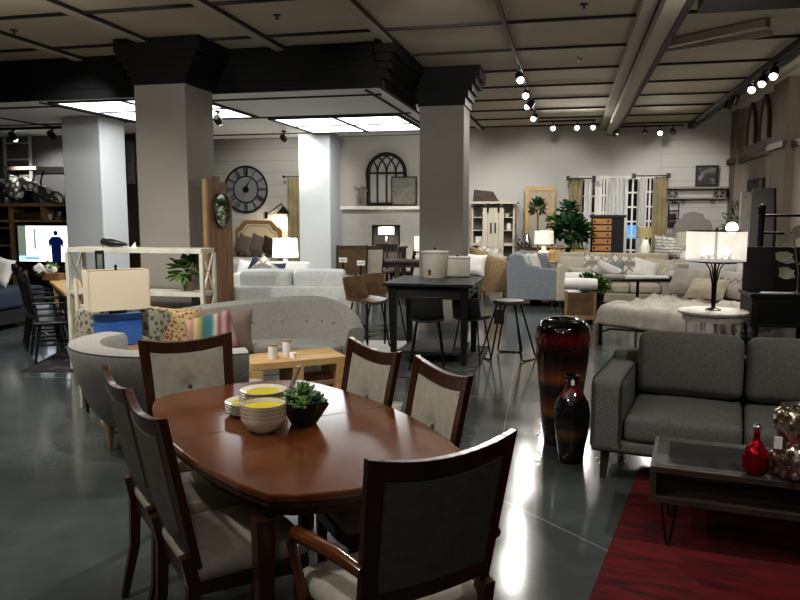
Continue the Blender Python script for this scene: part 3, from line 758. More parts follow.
for k in range(6):
    j = (k+1) % 6; b.bm.faces.new((va[k], va[j], vb[j])); b.bm.faces.new((va[k], vb[j], vb[k])); b.bm.faces.new((vb[k], vb[j], vc[j], vc[k]))
b.build('bowl', 'black', t)
for ri, (ox, oy, oz, s_) in enumerate(((0, 0, .075, 1.0), (.045, .015, .055, .7), (-.045, .02, .06, .75), (.0, -.045, .055, .7), (.01, .05, .05, .7))):
    b = MB()
    for ring in range(4):
        n = 9-ring; el = R(12+ring*22); l = (.062-.010*ring)*s_
        for k in range(n):
            a = 2*PI*(k+.5*ring)/n
            d = Vector((math.cos(a)*math.cos(el), math.sin(a)*math.cos(el), math.sin(el)))
            b.bar(Vector((ox, oy, oz+.004*ring)), Vector((ox, oy, oz+.004*ring))+d*l*.65, .012*s_, .006, .024*s_, .008); b.bar(Vector((ox, oy, oz+.004*ring))+d*l*.65, Vector((ox, oy, oz+.004*ring))+d*l, .024*s_, .008, .003, .003)
    b.build('rosette', 'succ', t)
p = at(297, 386, z=.76)
t = tag(MB().prism([(-.035, 0), (-.02, 0), (.02, .10), (.005, .10)], -.02, .02, Matrix.Rotation(PI/2, 4, 'X')).build('price_card', 'taupe_fab' if 0 else mat('card_grey', (.38, .36, .33), .7)), 'grey leaning price card at the far corner of the dining table', 'card'); t.location = (p.x, p.y, .7605)

# ================================================================== SOFA GROUP ON THE LEFT
def catmull(P, n=6):
    P = [Vector(p) for p in P]; out = []
    for i in range(len(P)-1):
        p0 = P[max(i-1, 0)]; p1 = P[i]; p2 = P[i+1]; p3 = P[min(i+2, len(P)-1)]
        for k in range(n):
            t = k/n; out.append(.5*((2*p1)+(-p0+p2)*t+(2*p0-5*p1+4*p2-p3)*t*t+(-p0+3*p1-3*p2+p3)*t**3))
    return out + [P[-1]]
def sweep(b, path, section):
    """section(i/(n-1)) -> [(d,z)], d measured to the right of travel"""
    n = len(path); rings = []
    for i, p in enumerate(path):
        d = path[min(i+1, n-1)]-path[max(i-1, 0)]; d.z = 0; d.normalize(); nr = Vector((d.y, -d.x, 0))
        rings.append([b.bm.verts.new(Vector((p.x, p.y, 0)) + nr*dd + Vector((0, 0, z))) for dd, z in section(i/(n-1))])
    m = len(rings[0])
    for A, B in zip(rings, rings[1:]):
        for k in range(m): b.bm.faces.new((A[k], A[(k+1) % m], B[(k+1) % m], B[k]))
    b.bm.faces.new(rings[0]); b.bm.faces.new(rings[-1][::-1])
    return b
def backsec(h, zb=.16, w=.13, lean=.10):
    # left (-) outer face .. right (+) inner face
    return [(-w*.5+.03, zb), (-w*.5-lean*.35, zb+.2*(h-zb)), (-w*.5-lean*.9, h-.05), (-w*.5-lean*.9+.012, h-.018), (-w*.2-lean*.8, h), (w*.2-lean*.6, h-.002), (w*.45-lean*.5, h-.03), (w*.5, zb+.5*(h-zb)), (w*.5, zb)]
def inner(path, d): 
    out = []; n = len(path)
    for i, p in enumerate(path):
        t = path[min(i+1, n-1)]-path[max(i-1, 0)]; t.z = 0; t.normalize(); out.append(p + Vector((t.y, -t.x, 0))*d)
    return out
def taper_leg(b, x, y, z=.17, r=.024, sp=(0, 0)):
    b.lathe([(r*.55, 0), (r, z)], (x, y, 0), 12); return b
# far sofa, facing the camera
base = Vector((-2.65, 5.95, 0))
t = thing('curved_sofa', 'light grey button-tufted curved sofa facing the camera behind the pine coffee table', 'sofa', base)
P_ = [(-3.20, 5.12), (-3.42, 5.50), (-3.38, 5.98), (-3.0, 6.40), (-2.50, 6.64), (-2.15, 6.60), (-1.92, 6.36)]
P_ = catmull([Vector((x, y, 0))-base for x, y in P_])
hh = lambda s: .66 + .16*math.sin(min(1, s*1.35)*PI*.5)**1.5 - (.24*((s-.72)/.28)**1.6 if s > .72 else 0)
sweep(MB(), P_, lambda s: backsec(hh(s))).build('backrest', 'greysofa', t, smooth=True)
ins = inner(P_, .05)
poly = [(p.x, p.y) for p in ins]
fr_ = [(-2.02, 6.22), (-2.35, 6.20), (-2.82, 5.92), (-2.98, 5.45), (-3.0, 5.08)]
poly2 = poly + [(x-base.x, y-base.y) for x, y in fr_]
MB().prism(poly2, .17, .30).build('base', 'greysofa', t, bevel=.01)
MB().prism([(x*.995, y*.995) for x, y in poly2], .302, .43).build('seat_cushion', 'greysofa', t, bevel=.03)
b = MB(); k = 0
for i in range(4, len(P_)-4, 3):
    for zz in (.60,):
        q = inner(P_, .068 if zz < .6 else .045)[i]; b.sphere((q.x, q.y, min(zz, hh(i/(len(P_)-1))-.1)), .011, 8)
b.build('tufting_buttons', 'greysofa', t, smooth=True)
for x, y in ((-3.0, 5.2), (-3.25, 6.0), (-2.35, 6.45), (-1.85, 6.35), (-2.15, 6.0), (-2.8, 5.5)): taper_leg(MB(), x-base.x, y-base.y).build('leg', 'pine', t, smooth=True)
# near sofa, back to the camera
base = Vector((-2.75, 4.45, 0))
t = thing('rounded_sofa', 'pale grey round-backed sofa seen from behind on a tapered wooden leg', 'sofa', base)
P_ = [(-2.05, 4.44), (-2.40, 4.24), (-2.75, 4.18), (-3.06, 4.30), (-3.24, 4.56), (-3.24, 4.84)]
P_ = catmull([Vector((x, y, 0))-base for x, y in P_])
hh = lambda s: .735 + .0*s
def sec(s, h=.735, w=.13):
    return [(-w*.5+.10, .19), (-w*.5+.02, .30), (-w*.5-.06, .52), (-w*.5-.10, h-.03), (-w*.5-.092, h-.008), (-w*.1-.07, h), (w*.3, h-.006), (w*.5, h-.04), (w*.5, .4), (w*.5, .19)]
sweep(MB(), P_, sec).build('backrest', 'greysofa', t, smooth=True)
q = inner(P_, -.158); MB().tube([Vector((p.x, p.y, .722)) for p in q], .004, 6).build('piping', 'welt', t, smooth=True)
poly = [(p.x, p.y) for p in inner(P_, .06)] + [(-3.0-base.x, 4.84-base.y), (-2.7-base.x, 4.72-base.y), (-2.1-base.x, 4.86-base.y)]
MB().prism(poly, .19, .30).build('base', 'greysofa', t, bevel=.01)
MB().prism([(x*.99, y*.99) for x, y in poly], .302, .44).build('seat_cushion', 'greysofa', t, bevel=.03)
for x, y in ((-3.03, 4.36), (-3.26, 4.72), (-2.3, 4.42), (-2.85, 4.72)): taper_leg(MB(), x-base.x, y-base.y, .2, .03).build('leg', 'pine', t, smooth=True)

def cushion(name, label, loc, w, h, th, m, yaw=0, tilt=12, roll=0, group=None, cat='cushion', pinch=.1):
    """scatter cushion standing on its lower edge, its face toward -Y, leaning back"""
    rm = rotm(R(-tilt), 0, 0) @ Matrix.Rotation(R(roll), 3, 'Y')
    ext = (abs(math.cos(R(roll)))*h + abs(math.sin(R(roll)))*w)/2
    o = MB().pillow((0, 0, 0), w, h, th, rm, pinch=pinch).build(name, m, None, smooth=True)
    o.location = (loc[0], loc[1], loc[2] + ext*math.cos(R(tilt))); o.rotation_euler.z = yaw
    return tag(o, label, cat, group)
p = at(170, 338, z=.52)
cushion('scatter_cushion', 'yellow floral cushion with red blossoms on the curved sofa', (-3.17, 5.50, .43), .42, .42, .14, 'floral', R(38), 22, 6)
cushion('scatter_cushion', 'striped multicolour cushion beside the floral one on the curved sofa', (-2.90, 5.58, .43), .44, .34, .14, 'stripe', R(24), 26, -12)
cushion('scatter_cushion', 'plain brown cushion behind the striped cushion', (-2.84, 5.82, .43), .42, .38, .13, 'taupe_fab', R(20), 20, 0)

# pine coffee table
o_ = at(252, 364, z=.42); r_ = at(347, 356, z=.42); dx = (r_-o_); dx.z = 0; ang = math.atan2(dx.y, dx.x); wid = dx.length
t = thing('coffee_table', 'chunky pine coffee table with open block legs', 'coffee table', (o_.x, o_.y, 0), ang)
dp = .44
b = MB().bb(0, wid, 0, dp, .36, .42); b.build('tabletop', 'pine', t, bevel=.006)
for x0 in (0, wid*.42, wid-.09): MB().bb(x0, x0+.09, 0, dp, 0, .36).build('leg', 'pine', t, bevel=.005)
MB().bb(.09, wid-.09, .1, dp-.04, .03, .06).build('shelf', 'darkwood', t)
tm = Matrix.Translation((o_.x, o_.y, 0)) @ Matrix.Rotation(ang, 4, 'Z')
for k, (fx, lab) in enumerate(((.72, 'rolled red and beige striped textile bundle under the pine table, upper'), (.72, 'rolled red and beige striped textile bundle under the pine table, lower'))):
    p = tm @ Vector((wid*fx, .22, .062 + .09*(1-k)))
    o = MB().soft((0, 0, .045), (.32, .28, .088), .04).build('folded_textile', 'textile', None, smooth=True); o.location = p; o.rotation_euler.z = ang; tag(o, lab, 'textile')
# candle jars
for k, (px, py, r, h, lab) in enumerate(((273, 359, .032, .11, 'white candle jar with wooden lid, front left on the pine table'), (287, 356, .030, .125, 'taller white candle jar with wooden lid, back right on the pine table'))):
    p = at(px, py, z=.42); t = thing('candle_jar', lab, 'candle', (p.x, p.y, .4205))
    MB().lathe([(r*1.2*.95, 0), (r*1.2, .008), (r*1.2, h)], n=24).build('jar', 'whitefab', t, smooth=True); MB().lathe([(r*1.24, h), (r*1.24, h+.012)], n=24).build('lid', 'oak', t)
p = at(291, 357, z=.42); o = MB().bb(-.022, .022, -.02, .02, 0, .045).bb(-.016, .016, -.0215, -.02, .01, .035).build('small_box', 'tag', None, bevel=.003); o.location = (p.x+.03, p.y-.04, .4205); tag(o, 'tiny white box beside the candle jars', 'box')
# patterned rug under the group
o = MB().prism([(-1.25, 5.3), (-1.35, 6.05), (-2.6, 6.15), (-3.0, 5.0), (-2.2, 4.95)], 0.001, .008).build('area_rug', 'rug_olive'); tag(o, 'olive patterned rug under the pine coffee table', 'rug')

# side table, blue lamp
lp = at(119, 343, D=5.35)
tz = .60; lp = at(119, 345, z=tz)
t = thing('side_table', 'round wooden side table carrying the blue rectangular lamp', 'side table', (lp.x, lp.y, 0))
MB().lathe([(.29, tz-.03), (.30, tz-.025), (.30, tz-.005), (.295, tz)], n=36).build('table_top', 'oak', t, smooth=True)
MB().lathe([(.16, 0), (.16, .02), (.03, .05), (.025, tz-.03)], n=20).build('pedestal', 'oak', t, smooth=True)
ds = (lp-Vector((0, 0, H))).length
u = ds/F
t = thing('table_lamp', 'table lamp with blue slab base and cream rectangular shade', 'lamp', (lp.x, lp.y, tz+.0005), R(46))
bw_ = 41*u; bh_ = 30*u
MB().box((0, 0, bh_/2), (bw_, .10, bh_)).build('base', 'blue', t, bevel=.008)
MB().box((0, 0, bh_+.012), (.12, .05, .022)).lathe([(.014, bh_+.02), (.014, bh_+.09)], n=10).build('neck', 'navy', t)
s0 = bh_+.035; sh = 36*u; sw = 53*u
b = MB(); zb_, zt_ = s0, s0+sh
for (x0, x1, y0, y1) in ((-sw/2, sw/2, -.12, -.115), (-sw/2, sw/2, .115, .12), (-sw/2, -sw/2+.005, -.12, .12), (sw/2-.005, sw/2, -.12, .12)): b.bb(x0, x1, y0, y1, zb_, zt_)
b.build('lamp_shade', 'shade', t)
MB().lathe([(.012, zt_), (.008, zt_+.015), (.014, zt_+.03), (0, zt_+.045)], n=12, cap=False).bb(-sw/2, sw/2, -.003, .003, zt_-.004, zt_).build('finial', 'iron', t)
tag(MB().box((lp.x-.16, lp.y-.11, tz+.012), (.06, .04, .022)).build('trinket_dish', 'white', None, bevel=.004), 'little white dish left of the blue lamp base', 'dish')

# ikat armchair behind the lamp
def barrel_chair(label, loc, rz, m, W=.74, D=.72, hback=.82, harm=.62, seat='same', legs='darkwood', name='armchair', group=None):
    t = thing(name, label, 'armchair', loc, rz, group)
    P = catmull([Vector((x, y, 0)) for x, y in ((W/2-.05, -D/2+.02), (W/2-.04, .05), (W/2-.16, D/2-.08), (0, D/2-.02), (-W/2+.16, D/2-.08), (-W/2+.04, .05), (-W/2+.05, -D/2+.02))], 4)
    h = lambda s: harm+(hback-harm)*math.sin(s*PI)**1.2
    sweep(MB(), [p for p in P[::-1]], lambda s: backsec(h(s), .14, .11, .03)).build('backrest', m, t, smooth=True)
    MB().soft((0, -.02, .24), (W-.12, D-.10, .18), .03).build('base', m, t, smooth=True)
    MB().soft((0, -.04, .385), (W-.16, D-.12, .12), .05, bulge=(0, 0, .02)).build('seat_cushion', m if seat == 'same' else seat, t, smooth=True)
    for sx in (-1, 1):
        for sy in (-1, 1): taper_leg(MB(), sx*(W/2-.1), sy*(D/2-.1), .15, .022).build('leg', legs, t, smooth=True)
    return t
p = at(113, 318, D=6.1)
barrel_chair('green and cream speckled armchair behind the blue lamp', (p.x+.06, p.y+.12, 0), R(195), 'ikat', W=.74, hback=.90, harm=.72)

# white shelving console behind the sofa, in front of the big column
CY = 6.62
def cxy(px, py): return at(px, py, Y=CY)
xl, xr, zt = cxy(66, 250).x, cxy(201, 250).x, cxy(205, 249).z
z1 = cxy(205, 293).z
t = thing('open_console', 'off-white open metal console with crossed ends in front of the big column', 'console', ((xl+xr)/2, CY, 0))
w = (xr-xl)/2
for z, th in ((zt, .05), (z1, .045), (.22, .04)): MB().bb(-w, w, 0, .28, z-th, z).build('shelf', 'galv', t, bevel=.004)
for sx in (-1, 1):
    for yy in (0.012, .268): MB().bb(sx*w-.018 - (.004 if sx > 0 else -.004), sx*w+.018-(.004 if sx > 0 else -.004), yy-.018, yy+.018, 0, zt-.05).build('post', 'galv', t)
    q = MB(); x = sx*(w-.004)
    for (za, zb) in ((z1, zt-.05), (.22, z1-.045)): q.bar((x, .03, za), (x, .25, zb), .02, .012); q.bar((x, .25, za), (x, .03, zb), .02, .012)
    q.build('cross_brace', 'galv', t)
def foliage(b, c, n, rx, rz_, l, w, seed=1, droop=.2, inward=0):
    rnd = random.Random(seed); c = Vector(c)
    for _ in range(n):
        a = rnd.uniform(0, 2*PI); e = rnd.uniform(-.5, 1.4); rr = rnd.uniform(.25, 1)**.6
        d = Vector((math.cos(a)*math.cos(e), math.sin(a)*math.cos(e), math.sin(e)))
        p = c + Vector((d.x*rx*rr, d.y*rx*rr, d.z*rz_*rr))
        dd = (d + Vector((rnd.uniform(-.5, .5), rnd.uniform(-.5, .5), rnd.uniform(-.3, .5)))).normalized()
        k = rnd.uniform(.7, 1.2); b.leaf(p, dd, l*k, w*k, droop=droop)
    return b
def potted(label, loc, potm, r, h, fr, fz, n, l, w, m, seed=1, name='potted_plant', stem=0, group=None):
    t = thing(name, label, 'plant', loc, 0, group)
    MB().lathe([(r*.7, 0), (r, h), (r*.92, h), (r*.9, h*.88), (0, h*.88)], n=20, cap=False).build('pot', potm, t, smooth=True)
    MB().tube([(0, 0, h*.85), (.01, 0, h+stem*.5), (0, .01, h+stem+fz*.3)], .012+r*.05, 6).build('stem', 'trunk', t)
    foliage(MB(), (0, 0, h+stem+fz*.8), n, fr, fz, l, w, seed).build('foliage', m, t, smooth='leaf')
    return t
p = cxy(182, 289); potted('leafy green plant on the middle shelf of the white console', (p.x-.02, CY+.18, z1+.0005), 'taupe_fab', .07, .09, .15, .13, 90, .11, .06, 'leaf_lime', 3)
p = cxy(106, 250)
t = thing('toy_figure', 'dark dachshund-shaped ornament lying on top of the console shade side', 'ornament', (p.x, CY+.15, zt+.0005))
MB().tube([(-.12, 0, .05), (-.04, 0, .045), (.06, 0, .035), (.14, 0, .03)], [.035, .045, .03, .012], 10).build('body', 'black', t, smooth=True)
MB().sphere((-.12, 0, .055), .04, 10).build('head', 'black', t, smooth=True)
p = cxy(128, 250)
tag(MB().prism([(-.03, 0), (.03, 0), (.02, .06)], -.005, .005, Matrix.Translation((p.x, CY+.1, zt+.0005)) @ Matrix.Rotation(PI/2, 4, 'X')).build('white_card', 'tag'), 'small white card on the console above the lamp shade', 'card')
# ladder-like rack with wire baskets at the console's left
p = at(80, 300, D=6.2)
p.x += .10
t = thing('basket_rack', 'narrow weathered white rack with wire baskets left of the blue lamp', 'rack', (p.x-.03, p.y, 0), R(10))
for x in (-.04, .20):
    for y in (-.1, .1): MB().bb(x-.012, x+.012, y-.012, y+.012, 0, 1.08).build('post', 'galv', t)
for k, z in enumerate((.35, .62, .86)):
    bk = MB(); bk.torus((.08, 0, z+.06), .10, .006, n=20, m=6).torus((.08, 0, z), .065, .005, n=20, m=6)
    for i in range(12):
        a = 2*PI*i/12; bk.bar((.08+.1*math.cos(a), .1*math.sin(a), z+.06), (.08+.065*math.cos(a), .065*math.sin(a), z), .004)
    bk.build('wire_basket', 'iron', t)
    MB().bb(-.04, .20, -.1, .1, z-.012, z-.004).build('shelf', 'galv', t)
t = thing('picture_frame', 'tall narrow black picture frame on top of the basket rack', 'frame', (p.x+.09, p.y+.02, 1.085), R(35)); MB().bb(-.035, .035, -.012, .012, -.0, .22).build('frame', 'black', t); MB().bb(-.02, .02, -.014, -.012, .03, .19).build('picture', 'greypanel', t)

# wooden plank divider with round mirror
Xd = -4.02
y0 = at(208, 200, X=Xd).y; y1 = at(232, 200, X=Xd).y
zt = at(207, 177, X=Xd).z
t = thing('plank_screen', 'rustic brown plank screen with arched top beside the big column', 'screen', (Xd, y0, 0))
n = 4
for k in range(n):
    a0 = (y1-y0)*k/n; a1 = (y1-y0)*(k+1)/n-.006; zz = [zt, zt+.02, zt-.04, zt-.20][k]
    MB().bb(-.03, 0, a0, a1, 0.02, zz).build('plank', 'barn', t, bevel=.004)
MB().bb(-.045, .002, -.05, -.002, 0, zt-.02).build('frame_post', 'pine' if 0 else 'oak', t)
MB().bb(-.04, -.03, 0, y1-y0, .4, .5).bb(-.04, -.03, 0, y1-y0, 1.4, 1.5).build('batten', 'oak', t)
pm = at(222, 210, X=Xd+.02)
rr_ = (at(222, 188, X=Xd).z - at(222, 220, X=Xd).z)/2*1.05
t = thing('round_mirror', 'round iron-rimmed mirror hung on the plank screen', 'mirror', (Xd+.002, pm.y, pm.z))
MB().torus((.02, 0, 0), rr_, .012, axis=(1, 0, 0), n=36).build('rim', 'darkwood', t, smooth=True)
MB().lathe([(rr_, 0), (rr_, .01)], (.005, 0, 0), 36, (1, 0, 0)).build('glass', 'mirror', t, smooth=True)

# silver-white sofa seen from behind
def straight_sofa(label, loc, rz, W, D, m, cm=None, nc=2, zback=.70, ztop=.90, zarm=.62, aw=.16, legs='darkwood', name='sofa', seat_z=.44, cush=True, group=None, legh=.12, cdepth=.22, cat='sofa', scroll=False, backw=.18):
    """local origin on the floor, faces -Y; back along +Y"""
    t = thing(name, label, cat, loc, rz, group); cm = cm or m
    MB().soft((0, 0, legh+(seat_z-.16-legh)/2), (W, D, seat_z-.16-legh), .025).build('base', m, t, smooth=True)
    MB().soft((0, D/2-backw/2, (zback+legh)/2), (W-.02, backw, zback-legh), .04).build('backrest', m, t, smooth=True)
    for sx in (-1, 1):
        MB().soft((sx*(W/2-aw/2), -.005, (zarm+legh)/2), (aw, D, zarm-legh), .045 if not scroll else .03).build('armrest', m, t, smooth=True)
        if scroll: MB().lathe([(0, -D/2-.01), (.085, -D/2), (.09, -D/2+.01), (.09, D/2-.12), (0, D/2-.11)], (sx*(W/2-aw/2+.02), 0, zarm-.01), 16, (0, 1, 0), cap=False).build('arm_roll', m, t, smooth=True)
    w = (W-2*aw-.01)/nc
    for i in range(nc):
        x = -W/2+aw+.005+w*(i+.5)
        MB().soft((x, -backw/2-.01, seat_z-.08), (w-.008, D-backw-.0, .16), .045, bulge=(0, 0, .02)).build('seat_cushion', cm, t, smooth=True)
        if cush: MB().soft((x, D/2-backw-cdepth/2+.04, (seat_z+ztop)/2+.01), (w-.012, cdepth, ztop-seat_z), .06, rotm(R(-9)), bulge=(0, .05, .01)).build('back_cushion', cm, t, smooth=True)
    for sx in (-1, 1):
        for sy in (-1, 1): MB().bar((sx*(W/2-.08), sy*(D/2-.08), legh+.005), (sx*(W/2-.07), sy*(D/2-.07), 0), .05, .05, .035, .035).build('leg', legs, t)
    return t
a0 = at(224, 290, z=.65, ); a1 = at(358, 290, z=.65); c = (a0+a1)/2; an = math.atan2((a1-a0).y, (a1-a0).x)
wv = Matrix.Rotation(an, 3, 'Z') @ Vector((0, 1, 0))
t = straight_sofa('silver-white sofa seen from behind with two plump back cushions', (c.x+wv.x*.42, c.y+wv.y*.42, 0), an+PI, (a1-a0).length, .86, 'silver_fab', nc=2, zback=.70, ztop=.88, cdepth=.24)

# ================================================================== COUNTER TABLE GROUP
HB = .88
f0 = at(382, 283, z=HB); f1 = at(473, 284.5, z=HB); bk_ = at(488, 276.8, z=HB)
bx_0, bx_1, by_0, by_1 = f0.x, f1.x, (f0.y+f1.y)/2, bk_.y
t = thing('counter_table', 'tall black counter table carrying two cream canisters', 'table', ((bx_0+bx_1)/2, (by_0+by_1)/2, 0))
w, d = (bx_1-bx_0)/2, (by_1-by_0)/2
MB().bb(-w, w, -d, d, HB-.035, HB).build('tabletop', mat('black_satin', (.016, .019, .026), .28), t, bevel=.006)
MB().bb(-w+.06, w-.06, -d+.06, d-.06, HB-.17, HB-.036).build('apron', 'blackmatt', t)
for sx in (-1, 1):
    for sy in (-1, 1): MB().bar((sx*(w-.09), sy*(d-.09), HB-.04), (sx*(w-.10), sy*(d-.10), 0), .085, .085, .055, .055).build('leg', 'black', t)
for (y_, k) in ((-d*.5, 0), (d*.3, 1)): 
    dr = MB().bb(w-.062, w-.052, y_-.2, y_+.25, HB-.155, HB-.055).build('drawer', 'black', t); MB().bb(w-.052, w-.035, y_, y_+.05, HB-.115, HB-.095).build('pull', 'iron', dr)
MB().bb(-w+.14, w-.14, -d+.14, d-.14, .10, .13).build('lower_shelf', 'blackmatt', t)
# canisters
p = at(434, 277.5, z=HB); r1 = 27/2/F*p.y*1.03
t = thing('lidded_canister', 'tall round cream metal canister with dark knob and faint lettering', 'canister', (p.x, p.y+.05, HB+.0005))
h1 = .28
MB().lathe([(r1*.86, 0), (r1*.88, .01), (r1*.97, h1), (r1*1.02, h1+.004), (r1*1.02, h1+.012)], n=32).build('body', 'galv', t, smooth=True)
ld = MB().lathe([(r1*1.03, h1+.012), (r1*1.0, h1+.022), (0, h1+.035)], n=32, cap=False).build('lid', 'galv', t, smooth=True); MB().sphere((0, 0, h1+.05), .016, 10).build('knob', 'black', ld, smooth=True)
b = MB()
for k in range(4): b.box((-.035, -r1*.93-.002, .045+.016*k), (.04-.008*(k % 2), .003, .008))
b.build('lettering', 'brownrim', t)
p2 = at(457, 276.5, z=HB); r2 = 26/2/F*p2.y
t = thing('square_canister', 'shorter boxy cream canister with flat lid on the counter table', 'canister', (p2.x, p2.y+.03, HB+.0005), R(8))
MB().soft((0, 0, .105), (r2*1.95, r2*1.6, .21), .02).build('body', 'galv', t, smooth=True); ld = MB().soft((0, 0, .222), (r2*2.0, r2*1.65, .025), .01).build('lid', 'galv', t, smooth=True); MB().box((0, 0, .24), (.03, .015, .014)).build('knob', 'black', ld)

def bucket_stool(label, m, loc, rz, sh=.62, group=None):
    t = thing('bar_stool', label, 'stool', loc, rz, group)
    def sf(s, tv, d):      # shell: tv 0..1 seat front->rear, 1..2 up the back
        if tv <= 1: y = -.2+.36*tv; z = sh + .02*(1-tv)**2*-1 + .03*abs(s/.2)**2.5
        else:
            k = tv-1; y = .16+.06*math.sin(k*PI/2)+.03*k; z = sh + .30*k
        return Vector((s*(1-.08*max(tv-1, 0)), y - .035*abs(s/.2)**2*(1 if tv > 1 else 0) + (d if tv > 1 else 0), z + (d if tv <= 1 else 0)))
    MB().slab(sf, -.2, .2, 0, .95, 8, 6, -.018, .018).build('seat', m, t, smooth=True)
    MB().slab(sf, -.2, .2, 1.0, 2.0, 8, 6, -.018, .018).build('backrest', m, t, smooth=True)
    for sx in (-1, 1):
        for sy in (-1, 1): MB().tube([(sx*.13, sy*.13-.02, sh-.02), (sx*.21, sy*.21-.02, 0)], .011, 8).build('leg', 'iron', t, smooth=True)
    MB().tube([(sx*.18, sy*.18-.02, .19) for sx, sy in ((-1, -1), (1, -1), (1, 1), (-1, 1))], .008, 6, closed=True).build('footrest', 'iron', t)
    return t
p = at(366, 348, z=0)
s1 = bucket_stool('brown leather low-backed bar stool at the left end of the counter table, nearer', 'leather', (p.x, p.y, 0), R(62), group='brown leather bar stools')
dup(s1, (p.x+.10, p.y+.50, 0), R(58), 'brown leather low-backed bar stool at the left of the counter table, farther', scale=.93); s1.scale = (.93,)*3
p = at(424, 372, z=0)
s2 = bucket_stool('black low-backed bar stool at the front of the counter table', 'blackmatt', (p.x-.0, p.y+.18, 0), R(188), sh=.60)
dup(s2, (p.x+.40, p.y+.62, 0), R(165), 'black bar stool tucked under the right side of the counter table', scale=.80); s2.scale = (.86,)*3
# backless wire stool
p = at(508, 357, z=0)
t = thing('wire_stool', 'backless round stool with bent wire legs right of the counter table', 'stool', (p.x, p.y, 0), R(10))
MB().lathe([(.15, .60), (.175, .61), (.18, .63), (.17, .65), (0, .655)], n=28).build('seat', mat('black_seat', (.06, .06, .058), .4), t, smooth=True)
for a in (R(200), R(320), R(80)):
    c, s_ = math.cos(a), math.sin(a); px_, py_ = -s_, c
    MB().tube([(c*.12+px_*.05, s_*.12+py_*.05, .61), (c*.27+px_*.14, s_*.27+py_*.14, .03), (c*.29+px_*.12, s_*.29+py_*.12, .008), (c*.29-px_*.12, s_*.29-py_*.12, .008), (c*.27-px_*.14, s_*.27-py_*.14, .03), (c*.12-px_*.05, s_*.12-py_*.05, .61)], .010, 8).build('leg', 'iron', t, smooth=True)
tg = MB().bb(-.055, .055, -.0025, .0025, -.16, 0).build('hang_tag', 'blackmatt', t); tg.location = (-.12, -.16, .56); tg.parent = t
o = MB().prism([(-1.9, 7.0), (-1.9, 8.9), (-.9, 8.9), (-.9, 7.0)], .001, .008).build('area_rug', 'rug_dark'); tag(o, 'dark rug under the black counter table', 'rug')
o = MB().prism([(-3.0, 7.2), (-2.05, 7.35), (-2.0, 9.0), (-3.0, 8.9)], .001, .02).build('area_rug', 'white_patch'); o.location.x = .08; tag(o, 'white bumpy patch on the floor behind the brown leather bar stools', 'rug')  # thin white slab on the floor, mottled and bumpy

# ================================================================== RIGHT LIVING GROUP
RA = R(-11.5)
RM = Matrix.Rotation(RA, 3, 'Z')
so = at(590, 449, z=.19); so.z = 0       # front-left foot of the sofa
def sl(x, y, z=0): return so + RM @ Vector((x, y, z))
c = sl(1.16, .46)
t = straight_sofa('charcoal grey sofa with square arms behind the glass coffee table', c, RA, 2.32, .92, 'charcoal', nc=3, zback=.68, ztop=.82, zarm=.62, aw=.18, seat_z=.42, legh=.18, cdepth=.22)
b = MB()
for sx in (-1, 1):
    x = sx*(1.16-.09)
    for off in (-.085, .085): b.tube([(x+off, -.467, .22), (x+off, -.467, .59), (x+off, -.43, .622), (x+off, .40, .622)], .006, 6)
for k in range(3): x0 = -.975+.65*k; b.tube([(x0+.03, -.39, .415), (x0+.62, -.39, .415)], .006, 6)
b.tube([(-1.14, -.462, .20), (1.14, -.462, .20)], .007, 6)
b.build('piping', 'welt', t, smooth=True)
# rug
o = MB().bb(0, 3.4, -2.6, 0, .001, .012).build('area_rug', 'rug_red', None); p = at(641, 470, z=0); o.location = (p.x, p.y+.05, 0); o.rotation_euler.z = RA; tag(o, 'red rug with dark streaks under the glass coffee table', 'rug')
# coffee table
ct = at(650, 466, z=.42); ca = R(-9)
t = thing('glass_coffee_table', 'rustic wood box coffee table with glass top and hairpin legs', 'coffee table', (ct.x, ct.y, .012), ca)
Lx, Dy, zt, zb = 1.35, .52, .408, .235
MB().bb(0, Lx, 0, .075, zt-.03, zt).bb(0, Lx, Dy-.075, Dy, zt-.03, zt).bb(0, .075, .075, Dy-.075, zt-.03, zt).bb(Lx-.075, Lx, .075, Dy-.075, zt-.03, zt).build('top_frame', 'rustic', t, bevel=.003)
MB().bb(.02, Lx-.02, .02, Dy-.02, zt+.0005, zt+.008).build('glass_top', 'glass', t, bevel=.002)
MB().bb(0, Lx, 0, Dy, zb, zb+.025).build('bottom_shelf', 'rustic', t)
for x0 in (0, Lx-.03): MB().bb(x0, x0+.03, 0, Dy, zb+.025, zt-.03).build('side_panel', 'rustic', t)
MB().bb(.70, .76, .03, Dy-.03, zb+.025, zt-.031).build('divider', 'rustic', t)
MB().bb(.03, .70, .10, .115, zb+.025, zt-.06).build('front_panel', 'rustic', t); MB().bb(.03, .70, Dy-.02, Dy, zb+.025, zt-.03).build('rear_panel', 'rustic', t)
for x, y in ((.09, .08), (Lx-.09, .08), (.09, Dy-.08), (Lx-.09, Dy-.08)):
    MB().tube([(x-.04, y, zb), (x-.008, y, .015), (x, y, .006), (x+.008, y, .015), (x+.04, y, zb)], .006, 6).build('leg', 'iron', t, smooth=True)
tz = .012+zt+.0085
p = at(755, 472, z=tz)
t = thing('red_bottle', 'shiny red mercury-glass bottle with silver ball stopper on the coffee table', 'bottle', (p.x, p.y, tz))
MB().lathe([(.042, 0), (.052, .01), (.060, .04), (.058, .075), (.045, .11), (.024, .14), (.015, .155), (.014, .185), (.017, .19)], n=24).build('body', 'red_glass', t, smooth=True)
MB().sphere((0, 0, .208), .02, 14).lathe([(.012, .185), (.014, .195)], n=10).build('stopper', 'silver', t, smooth=True)
p = at(795, 475, z=tz)
t = thing('hurricane_vase', 'silvery bubbled glass hurricane vase beside the red bottle', 'vase', (p.x+.01, p.y, tz)); t.scale = (1.08,)*3
